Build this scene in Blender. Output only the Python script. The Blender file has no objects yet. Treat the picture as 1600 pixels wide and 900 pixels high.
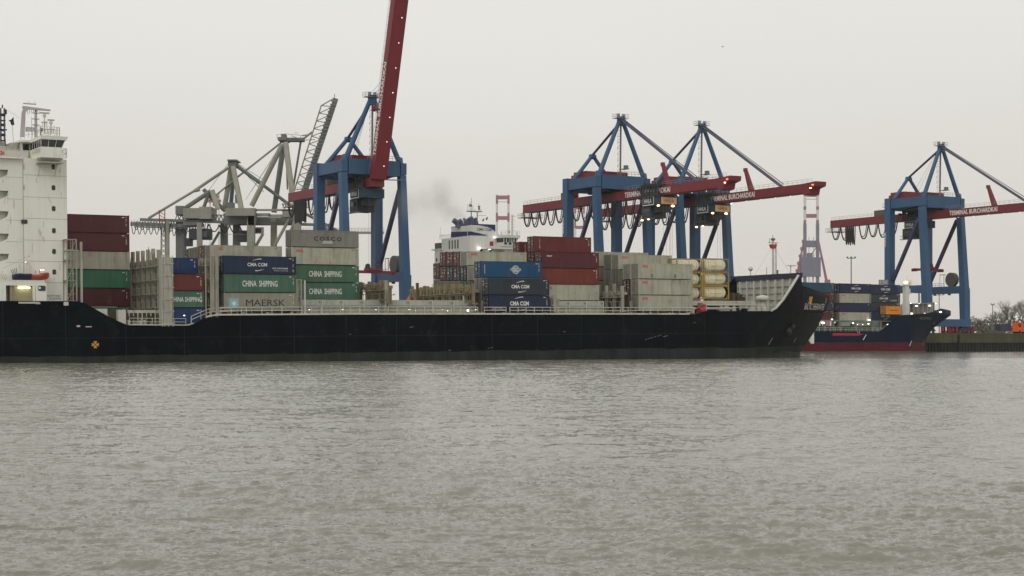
import bpy, math, random
import numpy as np
from mathutils import Vector, Matrix

# ------------------------------------------------------------------ camera, sky, sun, exposure
SC = bpy.context.scene
COL = SC.collection
R = math.radians
F, HZ, CH = 2560.0, 535.0, 3.0        # focal length / horizon row of the 1600x900 photograph, camera height

cam_d = bpy.data.cameras.new("camera")
cam = bpy.data.objects.new("camera", cam_d)
COL.objects.link(cam)
cam.location = (0, 0, CH)
cam.rotation_euler = (R(90), 0, 0)
cam_d.sensor_width = 36.0
cam_d.lens = 36.0 * F / 1600.0
cam_d.shift_y = (HZ - 450.0) / 1600.0
cam_d.clip_start = 0.5
cam_d.clip_end = 8000
SC.camera = cam

world = bpy.data.worlds.new("World")
SC.world = world
world.use_nodes = True
wn, wl = world.node_tree.nodes, world.node_tree.links
wn.clear()
w_out = wn.new("ShaderNodeOutputWorld")
w_bg = wn.new("ShaderNodeBackground")
w_sky = wn.new("ShaderNodeTexSky")
w_sky.sky_type = 'NISHITA'
w_sky.sun_disc = False
w_sky.sun_elevation = R(38)
w_sky.sun_rotation = R(200)
w_sky.dust_density = 6.0
w_sky.air_density = 1.0
w_hs = wn.new("ShaderNodeHueSaturation"); w_hs.inputs['Saturation'].default_value = 0.10
w_mix = wn.new("ShaderNodeMixRGB"); w_mix.inputs[0].default_value = 0.93
w_tc = wn.new("ShaderNodeTexCoord")
w_mp = wn.new("ShaderNodeMapping"); w_mp.inputs['Scale'].default_value = (1.0, 1.0, 3.0)
w_nz = wn.new("ShaderNodeTexNoise"); w_nz.inputs['Scale'].default_value = 1.6; w_nz.inputs['Detail'].default_value = 3.0
w_sep = wn.new("ShaderNodeSeparateXYZ")
w_rmp = wn.new("ShaderNodeValToRGB")                      # even cloud deck: a little warmer and dimmer low down
w_rmp.color_ramp.elements[0].position = 0.0; w_rmp.color_ramp.elements[0].color = (7.35, 6.92, 6.32, 1)
w_rmp.color_ramp.elements[1].position = 0.22; w_rmp.color_ramp.elements[1].color = (8.40, 8.38, 8.00, 1)
w_cl = wn.new("ShaderNodeMixRGB"); w_cl.blend_type = 'MULTIPLY'; w_cl.inputs[0].default_value = 1.0
w_cr = wn.new("ShaderNodeValToRGB")
w_cr.color_ramp.elements[0].position = 0.3; w_cr.color_ramp.elements[0].color = (0.965, 0.96, 0.955, 1)
w_cr.color_ramp.elements[1].position = 0.7; w_cr.color_ramp.elements[1].color = (1.03, 1.03, 1.03, 1)
w_bg.inputs['Strength'].default_value = 0.1
wl.new(w_sky.outputs[0], w_hs.inputs['Color'])
wl.new(w_tc.outputs['Generated'], w_mp.inputs[0]); wl.new(w_mp.outputs[0], w_nz.inputs[0])
wl.new(w_nz.outputs[0], w_cr.inputs[0])
wl.new(w_tc.outputs['Generated'], w_sep.inputs[0]); wl.new(w_sep.outputs[2], w_rmp.inputs[0])
wl.new(w_rmp.outputs[0], w_cl.inputs[1]); wl.new(w_cr.outputs[0], w_cl.inputs[2])
wl.new(w_hs.outputs[0], w_mix.inputs[1]); wl.new(w_cl.outputs[0], w_mix.inputs[2])
wl.new(w_mix.outputs[0], w_bg.inputs['Color']); wl.new(w_bg.outputs[0], w_out.inputs[0])

sun_d = bpy.data.lights.new("sun", 'SUN')
sun_d.energy = 0.5; sun_d.angle = R(25); sun_d.color = (1.0, 0.96, 0.9)
sun = bpy.data.objects.new("sun", sun_d); COL.objects.link(sun)
sun.rotation_euler = (R(52), 0, R(-20))

SC.view_settings.view_transform = 'Standard'
SC.view_settings.look = 'None'
SC.view_settings.gamma = 1.0
SC.view_settings.exposure = 0.0
SC.view_settings.use_curve_mapping = False
SC.cycles.use_denoising = True
SC.cycles.max_bounces = 6
SC.cycles.diffuse_bounces = 4
SC.cycles.glossy_bounces = 3
SC.cycles.volume_bounces = 0
SC.cycles.volume_max_steps = 96

# ------------------------------------------------------------------ helpers
rnd = random.Random(7)

class MB:
    """collects simple solids and links them as one mesh"""
    def __init__(s):
        s.v = []; s.f = []; s.mi = []; s.cur = 0
    def _add(s, vs, fs):
        b = len(s.v); s.v += [tuple(q) for q in vs]
        for f in fs:
            s.f.append(tuple(b + i for i in f)); s.mi.append(s.cur)
        return s
    def box(s, x0, x1, y0, y1, z0, z1):
        return s._add([(x0,y0,z0),(x1,y0,z0),(x1,y1,z0),(x0,y1,z0),(x0,y0,z1),(x1,y0,z1),(x1,y1,z1),(x0,y1,z1)],
                      [(0,3,2,1),(4,5,6,7),(0,1,5,4),(1,2,6,5),(2,3,7,6),(3,0,4,7)])
    def beam(s, p, q, w, h, w2=None, h2=None, up=(0,0,1)):
        p = Vector(p); q = Vector(q); d = (q - p).normalized(); up = Vector(up)
        if abs(d.dot(up)) > 0.98: up = Vector((1,0,0))
        a = d.cross(up).normalized(); b = a.cross(d).normalized()
        w2 = w if w2 is None else w2; h2 = h if h2 is None else h2
        vs = []
        for c, ww, hh in ((p, w, h), (q, w2, h2)):
            for i, j in ((-1,-1),(1,-1),(1,1),(-1,1)):
                vs.append(c + a*(i*ww/2) + b*(j*hh/2))
        return s._add(vs, [(0,1,2,3),(7,6,5,4),(0,4,5,1),(1,5,6,2),(2,6,7,3),(3,7,4,0)])
    def tube(s, p, q, r, r2=None, n=8, cap=True):
        p = Vector(p); q = Vector(q); d = (q - p)
        if d.length < 1e-6: return s
        d.normalize(); up = Vector((0,0,1)) if abs(d.z) < 0.95 else Vector((1,0,0))
        a = d.cross(up).normalized(); b = a.cross(d)
        r2 = r if r2 is None else r2
        vs = []
        for c, rr in ((p, r), (q, r2)):
            for i in range(n):
                t = 2*math.pi*i/n
                vs.append(c + a*(math.cos(t)*rr) + b*(math.sin(t)*rr))
        fs = [(i, (i+1) % n, n+(i+1) % n, n+i) for i in range(n)]
        if cap: fs += [tuple(range(n-1, -1, -1)), tuple(range(n, 2*n))]
        return s._add(vs, fs)
    def path(s, pts, r, n=6):
        for a, b in zip(pts[:-1], pts[1:]): s.tube(a, b, r, n=n, cap=False)
        return s
    def prism(s, pts, ext):
        e = Vector(ext); n = len(pts); P = [Vector(p) for p in pts]
        vs = P + [p + e for p in P]
        fs = [tuple(range(n-1, -1, -1)), tuple(range(n, 2*n))] + [(i, (i+1) % n, n+(i+1) % n, n+i) for i in range(n)]
        return s._add(vs, fs)
    def poly(s, pts): return s._add(pts, [tuple(range(len(pts)))])
    def lathe(s, prof, c=(0,0,0), axis='z', n=20):
        vs = []; c = Vector(c)
        for r, h in prof:
            for i in range(n):
                t = 2*math.pi*i/n; x, y = r*math.cos(t), r*math.sin(t)
                vs.append(c + (Vector((x,y,h)) if axis == 'z' else Vector((h,x,y)) if axis == 'x' else Vector((x,h,y))))
        fs = []
        for k in range(len(prof)-1):
            for i in range(n): fs.append((k*n+i, k*n+(i+1) % n, (k+1)*n+(i+1) % n, (k+1)*n+i))
        fs += [tuple(range(n-1,-1,-1)), tuple(range((len(prof)-1)*n, len(prof)*n))]
        return s._add(vs, fs)
    def mesh(s, name, mats, smooth=False, fix=True):
        me = bpy.data.meshes.new(name)
        me.from_pydata(s.v, [], s.f)
        if not isinstance(mats, (list, tuple)): mats = [mats]
        for m in mats: me.materials.append(m)
        if len(mats) > 1: me.polygons.foreach_set('material_index', s.mi)
        if fix:
            import bmesh
            bm = bmesh.new(); bm.from_mesh(me)
            bmesh.ops.recalc_face_normals(bm, faces=bm.faces)
            bm.to_mesh(me); bm.free()
        if smooth: me.polygons.foreach_set('use_smooth', [True]*len(me.polygons))
        me.update()
        return me
    def build(s, name, mats, parent=None, loc=None, rot=None, smooth=False):
        return link(name, s.mesh(name, mats, smooth), parent, loc, rot)

def link(name, me, parent=None, loc=None, rot=None):
    o = bpy.data.objects.new(name, me); COL.objects.link(o)
    if parent: o.parent = parent
    if loc is not None: o.location = loc
    if rot is not None: o.rotation_euler = rot
    return o

def tag(o, label=None, cat=None, group=None, kind=None):
    if label: o['label'] = label
    if cat: o['category'] = cat
    if group: o['group'] = group
    if kind: o['kind'] = kind
    return o

def empty(name, loc=(0,0,0), rot=(0,0,0)):
    o = bpy.data.objects.new(name, None); COL.objects.link(o)
    o.empty_display_size = 0.2
    o.location = loc; o.rotation_euler = rot
    return o

def W(px, py, Y):
    """world point seen at a photograph pixel, at distance Y"""
    return Vector(((px-800)/F*Y, Y, CH + (HZ-py)/F*Y))

# ------------------------------------------------------------------ materials
def mat(name, color, rough=0.6, metal=0.0, blotch=0.12, bscale=0.35, streak=0.0, rust=0.0, emit=None, estr=0.0, bump=0.0, spec=0.4, rscale=1.2, stretch=(1,1,0.25), rustcol=(0.16,0.075,0.035)):
    m = bpy.data.materials.new(name); m.use_nodes = True
    nt = m.node_tree; N = nt.nodes; L = nt.links
    b = N["Principled BSDF"]
    b.inputs['Roughness'].default_value = rough; b.inputs['Metallic'].default_value = metal
    b.inputs['Specular IOR Level'].default_value = spec
    if emit:
        b.inputs['Emission Color'].default_value = (*emit, 1); b.inputs['Emission Strength'].default_value = estr
    tc = N.new("ShaderNodeTexCoord"); oi = N.new("ShaderNodeObjectInfo")
    add = N.new("ShaderNodeVectorMath"); add.operation = 'ADD'
    mul = N.new("ShaderNodeVectorMath"); mul.operation = 'SCALE'; mul.inputs[0].default_value = (37.0, 91.0, 53.0)
    L.new(oi.outputs['Random'], mul.inputs['Scale'])
    L.new(tc.outputs['Object'], add.inputs[0]); L.new(mul.outputs[0], add.inputs[1])
    nz = N.new("ShaderNodeTexNoise"); nz.inputs['Scale'].default_value = bscale; nz.inputs['Detail'].default_value = 6; nz.inputs['Roughness'].default_value = 0.6
    L.new(add.outputs[0], nz.inputs['Vector'])
    rp = N.new("ShaderNodeMapRange"); rp.inputs[1].default_value = 0.3; rp.inputs[2].default_value = 0.7
    rp.inputs[3].default_value = 1-blotch; rp.inputs[4].default_value = 1+blotch
    L.new(nz.outputs[0], rp.inputs[0])
    sc = N.new("ShaderNodeVectorMath"); sc.operation = 'SCALE'; sc.inputs[0].default_value = color
    L.new(rp.outputs[0], sc.inputs['Scale'])
    last = sc.outputs[0]
    if streak > 0:
        mp = N.new("ShaderNodeMapping"); mp.inputs['Scale'].default_value = (1.6, 1.6, 0.10)
        L.new(add.outputs[0], mp.inputs[0])
        n2 = N.new("ShaderNodeTexNoise"); n2.inputs['Scale'].default_value = 1.1; n2.inputs['Detail'].default_value = 4
        L.new(mp.outputs[0], n2.inputs['Vector'])
        r2 = N.new("ShaderNodeMapRange"); r2.inputs[1].default_value = 0.45; r2.inputs[2].default_value = 0.75; r2.inputs[3].default_value = 1.0; r2.inputs[4].default_value = 1-streak
        L.new(n2.outputs[0], r2.inputs[0])
        s2 = N.new("ShaderNodeVectorMath"); s2.operation = 'SCALE'
        L.new(last, s2.inputs[0]); L.new(r2.outputs[0], s2.inputs['Scale']); last = s2.outputs[0]
    if rust > 0:
        mp = N.new("ShaderNodeMapping"); mp.inputs['Scale'].default_value = stretch
        L.new(add.outputs[0], mp.inputs[0])
        n3 = N.new("ShaderNodeTexNoise"); n3.inputs['Scale'].default_value = rscale; n3.inputs['Detail'].default_value = 8; n3.inputs['Roughness'].default_value = 0.7
        L.new(mp.outputs[0], n3.inputs['Vector'])
        r3 = N.new("ShaderNodeMapRange"); r3.inputs[1].default_value = 0.60-rust*0.15; r3.inputs[2].default_value = 0.74; r3.inputs[3].default_value = 0; r3.inputs[4].default_value = 0.8
        L.new(n3.outputs[0], r3.inputs[0])
        mx = N.new("ShaderNodeMixRGB"); mx.inputs[2].default_value = (*rustcol, 1)
        L.new(r3.outputs[0], mx.inputs[0]); L.new(last, mx.inputs[1]); last = mx.outputs[0]
    L.new(last, b.inputs['Base Color'])
    if bump > 0:
        bp = N.new("ShaderNodeBump"); bp.inputs['Strength'].default_value = bump; bp.inputs['Distance'].default_value = 0.05
        n4 = N.new("ShaderNodeTexNoise"); n4.inputs['Scale'].default_value = 0.6; n4.inputs['Detail'].default_value = 3
        L.new(add.outputs[0], n4.inputs['Vector']); L.new(n4.outputs[0], bp.inputs['Height']); L.new(bp.outputs[0], b.inputs['Normal'])
    return m

M = {}
# container paints
CP = dict(
    maroon=(0.090,0.016,0.022), red=(0.130,0.022,0.020), brick=(0.17,0.030,0.020), beige=(0.41,0.40,0.315), grey=(0.22,0.22,0.19), sand=(0.29,0.275,0.215),
    green=(0.060,0.138,0.098), moss=(0.050,0.130,0.070), jade=(0.045,0.165,0.095), navy=(0.009,0.021,0.060), slate=(0.024,0.036,0.050),
    blue=(0.006,0.068,0.165), royal=(0.008,0.036,0.12), cream=(0.62,0.60,0.48), orange=(0.75,0.27,0.02), teal=(0.02,0.075,0.12),
    rose=(0.30,0.25,0.22), dark=(0.05,0.05,0.06), purple=(0.05,0.04,0.09), taupe=(0.22,0.205,0.16))
for k, c in CP.items():
    M[k] = mat('paint_'+k, c, rough=0.55, blotch=0.13, streak=0.26, rust=0.35 if k in ('beige','grey','taupe','rose','moss') else 0.12, rscale=0.9)
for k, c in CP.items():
    M['door_'+k] = mat('door_paint_'+k, tuple(q*0.62 for q in c), rough=0.6, blotch=0.2, bscale=1.2, streak=0.3, rust=0.45, rscale=1.5, rustcol=(0.10,0.07,0.05))  # darker copy for the doors: dirt plus the shade of the aft ends
M['white_paint'] = mat('white_lettering', (0.75,0.74,0.68), 0.6, blotch=0.06, streak=0.05)
M['black_paint'] = mat('black_lettering', (0.02,0.022,0.03), 0.6)
M['red_paint'] = mat('red_lettering', (0.55,0.02,0.03), 0.6)
M['pale_blue_paint'] = mat('pale_blue_panel', (0.22,0.42,0.47), 0.6)
M['rod'] = mat('galvanised_rod', (0.34,0.33,0.31), 0.4, metal=0.4)
M['ship_white'] = mat('ship_white', (0.80,0.79,0.72), 0.5, blotch=0.05, streak=0.07, rust=0.03, bscale=0.15)
M['far_white'] = mat('far_white', (0.64,0.64,0.60), 0.5, blotch=0.05, streak=0.08)
M['lamp_grey'] = mat('gantry_mast_grey', (0.42,0.38,0.40), 0.5)
M['seam'] = mat('weld_seam', (0.40,0.40,0.35), 0.6)
M['stain'] = mat('rust_run', (0.42,0.36,0.27), 0.6)
M['glass'] = mat('dark_glass', (0.012,0.014,0.016), 0.08, blotch=0.0, spec=0.6)
M['glass_green'] = mat('green_glass', (0.10,0.20,0.17), 0.1, blotch=0.1, spec=0.6)
M['deck_grey'] = mat('deck_grey', (0.16,0.15,0.13), 0.7, rust=0.3)
M['lash'] = mat('lashing_bridge_beige', (0.35,0.335,0.27), 0.6, streak=0.3, rust=0.5, rscale=0.8, stretch=(1,1,0.2))
M['lash_light'] = mat('lashing_tower_light', (0.48,0.47,0.40), 0.6, streak=0.25, rust=0.35, rscale=0.8, stretch=(1,1,0.2))
M['lash_brown'] = mat('lashing_bridge_brown', (0.22,0.19,0.14), 0.7, streak=0.3, rust=0.8, rscale=1.4, rustcol=(0.20,0.12,0.03))
M['rusty_dark'] = mat('rusty_dark_steel', (0.07,0.05,0.04), 0.7, rust=0.6)
M['hatch'] = mat('hatch_grey', (0.42,0.42,0.36), 0.6, streak=0.2, rust=0.2, rscale=0.6)
M['rail'] = mat('rail_white', (0.54,0.53,0.47), 0.5)
M['gunwale'] = mat('gunwale_cream', (0.60,0.58,0.48), 0.6, rust=0.4, rscale=1.0, stretch=(0.6,1,1))
M['bulwark_in'] = mat('bulwark_inside', (0.42,0.42,0.37), 0.6, streak=0.25, rust=0.2, rscale=0.7)
M['navy_trim'] = mat('navy_trim', (0.02,0.022,0.05), 0.6)
M['boat_orange'] = mat('boat_orange', (0.42,0.075,0.045), 0.5)
M['tarp_blue'] = mat('tarp_blue', (0.025,0.027,0.06), 0.8)
M['tank'] = mat('tank_cream', (0.66,0.59,0.40), 0.45, blotch=0.08, streak=0.1, rust=0.25, rscale=1.1, rustcol=(0.30,0.20,0.10))
M['yellow'] = mat('frame_yellow', (0.42,0.28,0.02), 0.6, rust=0.5)
M['tan_frame'] = mat('frame_tan', (0.25,0.19,0.11), 0.6, rust=0.3)
M['crane_blue'] = mat('crane_blue', (0.036,0.100,0.200), 0.5, blotch=0.10, streak=0.12, bscale=0.12)
M['crane_strut'] = mat('crane_strut_violet', (0.040,0.045,0.10), 0.5)
M['crane_red'] = mat('crane_red', (0.20,0.022,0.032), 0.5, blotch=0.08, streak=0.05)
M['crane_dark'] = mat('crane_machinery', (0.035,0.045,0.05), 0.6)
M['crane_teal'] = mat('trolley_teal', (0.018,0.050,0.068), 0.6)
M['cable'] = mat('black_cable', (0.03,0.03,0.028), 0.6)
M['steel'] = mat('grey_steel', (0.16,0.16,0.18), 0.5)
M['walk'] = mat('walkway_grey', (0.28,0.28,0.27), 0.5)
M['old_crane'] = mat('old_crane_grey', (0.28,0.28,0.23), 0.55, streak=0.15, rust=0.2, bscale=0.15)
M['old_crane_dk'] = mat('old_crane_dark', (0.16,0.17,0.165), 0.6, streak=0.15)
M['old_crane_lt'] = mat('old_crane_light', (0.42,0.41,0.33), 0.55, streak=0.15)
M['stay'] = mat('dark_stay', (0.075,0.08,0.12), 0.5)
M['reel'] = mat('reel_brown', (0.11,0.10,0.085), 0.7)
M['far_red'] = mat('far_crane_hazed_red', (0.36,0.16,0.18), 0.5)  # faded red, with distance haze put into the colour
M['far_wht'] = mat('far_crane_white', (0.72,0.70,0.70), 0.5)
M['far_violet'] = mat('far_crane_hazed_violet', (0.20,0.20,0.26), 0.5)  # greyed as well, distance haze is in the colour
M['moss_wall'] = mat('mossy_concrete', (0.088,0.088,0.045), 0.9, blotch=0.3, bscale=0.12, streak=0.3, rust=0.4, rustcol=(0.05,0.05,0.04), rscale=0.4)
M['pile'] = mat('sheet_pile', (0.018,0.020,0.021), 0.7, blotch=0.3, streak=0.3)
M['ground'] = mat('yard_ground', (0.11,0.11,0.10), 0.9, bscale=0.02, blotch=0.2)
M['vehicle_red'] = mat('carrier_red', (0.32,0.03,0.035), 0.5)
M['tyre'] = mat('tyre', (0.02,0.02,0.02), 0.9)
M['signal_orange'] = mat('signal_orange', (0.75,0.12,0.03), 0.5)
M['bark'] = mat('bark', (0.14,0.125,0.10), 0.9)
M['twig'] = mat('twig', (0.17,0.15,0.12), 0.9)  # bark and twig are lightened, with haze put into their colour
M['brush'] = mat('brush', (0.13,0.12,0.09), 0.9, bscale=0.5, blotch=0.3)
M['bird'] = mat('gull_grey', (0.25,0.25,0.26), 0.8)
M['funnel_blue'] = mat('funnel_blue', (0.022,0.026,0.11), 0.5)
M['exhaust'] = mat('exhaust_pipe', (0.10,0.105,0.15), 0.5)
M['far_lash'] = mat('far_lashing_green', (0.16,0.19,0.15), 0.6, rust=0.2)
def lamp_mat(name, col, s): return mat(name, col, 0.5, emit=col, estr=s, blotch=0)
M['lamp_warm'] = lamp_mat('lamp_warm', (1.0,0.62,0.28), 5.0)
M['lamp_white'] = lamp_mat('lamp_white', (1.0,0.95,0.85), 3.5)
M['lamp_tube'] = lamp_mat('lamp_tube', (1.0,0.93,0.55), 9.0)
M['lamp_soft'] = lamp_mat('lamp_soft', (1.0,0.92,0.8), 1.5)
M['lamp_red'] = lamp_mat('lamp_red', (1.0,0.16,0.07), 3.0)
M['sign_amber'] = lamp_mat('sign_amber', (0.50,0.29,0.15), 0.22)
M['lit_green'] = lamp_mat('lit_green', (0.2,0.8,0.6), 0.35)

def hull_mat(name, stops, dirt=0.25, rust=0.2, tint=(0.0008,0.0032,0.0028)):
    """hull paint in height bands along local z; stops = [(z, colour), ...] from the keel up"""
    m = bpy.data.materials.new(name); m.use_nodes = True
    N = m.node_tree.nodes; L = m.node_tree.links; b = N["Principled BSDF"]
    b.inputs['Roughness'].default_value = 0.5; b.inputs['Specular IOR Level'].default_value = 0.06
    tc = N.new("ShaderNodeTexCoord"); sp = N.new("ShaderNodeSeparateXYZ"); L.new(tc.outputs['Object'], sp.inputs[0])
    mr = N.new("ShaderNodeMapRange"); mr.inputs[1].default_value = -4; mr.inputs[2].default_value = 20
    nb = N.new("ShaderNodeTexNoise"); nb.inputs['Scale'].default_value = 0.25; nb.inputs['Detail'].default_value = 6; L.new(tc.outputs['Object'], nb.inputs['Vector'])
    nm = N.new("ShaderNodeMath"); nm.operation = 'MULTIPLY_ADD'; nm.inputs[1].default_value = 0.8; nm.inputs[2].default_value = -0.4; L.new(nb.outputs[0], nm.inputs[0])
    na = N.new("ShaderNodeMath"); na.operation = 'ADD'; L.new(sp.outputs[2], na.inputs[0]); L.new(nm.outputs[0], na.inputs[1]); L.new(na.outputs[0], mr.inputs[0])
    r = N.new("ShaderNodeValToRGB"); r.color_ramp.interpolation = 'CONSTANT'
    e = r.color_ramp.elements
    for i, (z, c) in enumerate(stops):
        p = (z+4)/24
        el = e[i] if i < 2 else e.new(p)
        el.position = p; el.color = (*c, 1)
    L.new(mr.outputs[0], r.inputs[0])
    mp = N.new("ShaderNodeMapping"); mp.inputs['Scale'].default_value = (0.25, 0.25, 0.05); L.new(tc.outputs['Object'], mp.inputs[0])
    n1 = N.new("ShaderNodeTexNoise"); n1.inputs['Scale'].default_value = 1.0; n1.inputs['Detail'].default_value = 8; n1.inputs['Roughness'].default_value = 0.7
    L.new(mp.outputs[0], n1.inputs['Vector'])
    m1 = N.new("ShaderNodeMapRange"); m1.inputs[1].default_value = 0.35; m1.inputs[2].default_value = 0.75; m1.inputs[3].default_value = 1-dirt; m1.inputs[4].default_value = 1+dirt*2.2
    L.new(n1.outputs[0], m1.inputs[0])
    s1 = N.new("ShaderNodeVectorMath"); s1.operation = 'SCALE'; L.new(r.outputs[0], s1.inputs[0]); L.new(m1.outputs[0], s1.inputs['Scale'])
    n5 = N.new("ShaderNodeTexNoise"); n5.inputs['Scale'].default_value = 0.12; n5.inputs['Detail'].default_value = 5; n5.inputs['Roughness'].default_value = 0.65
    mp5 = N.new("ShaderNodeMapping"); mp5.inputs['Scale'].default_value = (1,1,0.8); L.new(tc.outputs['Object'], mp5.inputs[0]); L.new(mp5.outputs[0], n5.inputs['Vector'])
    m5 = N.new("ShaderNodeMapRange"); m5.inputs[1].default_value = 0.45; m5.inputs[2].default_value = 0.62; L.new(n5.outputs[0], m5.inputs[0])
    mx5 = N.new("ShaderNodeVectorMath"); mx5.operation = 'MULTIPLY_ADD'; mx5.inputs[1].default_value = tint; L.new(m5.outputs[0], mx5.inputs[0]); L.new(s1.outputs[0], mx5.inputs[2]); s1 = mx5
    n2 = N.new("ShaderNodeTexNoise"); n2.inputs['Scale'].default_value = 0.35; n2.inputs['Detail'].default_value = 9; n2.inputs['Roughness'].default_value = 0.75
    L.new(tc.outputs['Object'], n2.inputs['Vector'])
    m2 = N.new("ShaderNodeMapRange"); m2.inputs[1].default_value = 0.57-0.12*rust; m2.inputs[2].default_value = 0.8; m2.inputs[3].default_value = 0; m2.inputs[4].default_value = 0.5
    L.new(n2.outputs[0], m2.inputs[0])
    mx = N.new("ShaderNodeMixRGB"); mx.inputs[2].default_value = (0.050,0.052,0.046,1)
    L.new(m2.outputs[0], mx.inputs[0]); L.new(s1.outputs[0], mx.inputs[1]); L.new(mx.outputs[0], b.inputs['Base Color'])
    bp = N.new("ShaderNodeBump"); bp.inputs['Strength'].default_value = 0.5; bp.inputs['Distance'].default_value = 0.12
    n4 = N.new("ShaderNodeTexNoise"); n4.inputs['Scale'].default_value = 0.3; L.new(tc.outputs['Object'], n4.inputs['Vector'])
    L.new(n4.outputs[0], bp.inputs['Height']); L.new(bp.outputs[0], b.inputs['Normal'])
    return m

# ------------------------------------------------------------------ lettering
_tc = {}
def text_data(s, w, h, material, bold=0.0, shear=0.0, vertical=False, thick=0.0):
    key = (s, round(w,3), round(h,3), material.name, bold, shear, vertical)
    if key in _tc: return _tc[key]
    cu = bpy.data.curves.new('t', 'FONT'); cu.body = "\n".join(s) if vertical else s
    cu.align_x = 'CENTER'; cu.offset = bold; cu.shear = shear; cu.resolution_u = 2
    if vertical: cu.space_line = 0.8
    o = bpy.data.objects.new('t', cu); COL.objects.link(o)
    bpy.context.view_layer.update()
    me = bpy.data.meshes.new_from_object(o)
    bpy.data.objects.remove(o)
    n = len(me.vertices); co = np.empty(n*3); me.vertices.foreach_get('co', co); co = co.reshape(-1, 3)
    mn, mx = co.min(0), co.max(0); c = (mn+mx)/2; sz = np.maximum(mx-mn, 1e-6)
    co = (co-c)*np.array([w/sz[0], h/sz[1], 1.0]); co[:, 2] = 0
    me.vertices.foreach_set('co', co.ravel()); me.materials.clear(); me.materials.append(material); me.update()
    me.name = 'lettering'
    _tc[key] = me
    return me
STAND = (R(90), 0, 0)       # text lying in the xz plane and facing -y
def put_text(parent, s, x, y, z, w, h, material, name='lettering', rot=STAND, **k):
    return link(name, text_data(s, w, h, material, **k), parent, (x, y, z), rot)

# ------------------------------------------------------------------ frames of the two ships
TH = R(31.0)
cT, sT = math.cos(TH), math.sin(TH)
class Frame:
    def __init__(s, ox, oy, trim):
        s.o = Vector((ox, oy, 0)); s.trim = trim
        s.rot = (0, -trim, TH)
        s.M = Matrix.Translation(s.o) @ Matrix.Rotation(TH, 4, 'Z') @ Matrix.Rotation(-trim, 4, 'Y')
    def at(s, px, py, off):
        """local (x along, z up) of the photograph's pixel on the plane y = off"""
        u = (px-800)/F
        a = (u*(s.o.y + off*cT) - s.o.x + off*sT) / (cT - u*sT)
        Y = s.o.y + a*sT + off*cT
        return a, CH + (HZ-py)/F*Y - s.trim*a
    def x(s, px, off=0.0): return s.at(px, 500, off)[0]
    def w(s, p): return s.M @ Vector(p)
NEAR = Frame(0.0, 281.0, 0.009)
FARS = Frame(84.0, 468.0, 0.0)

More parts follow.
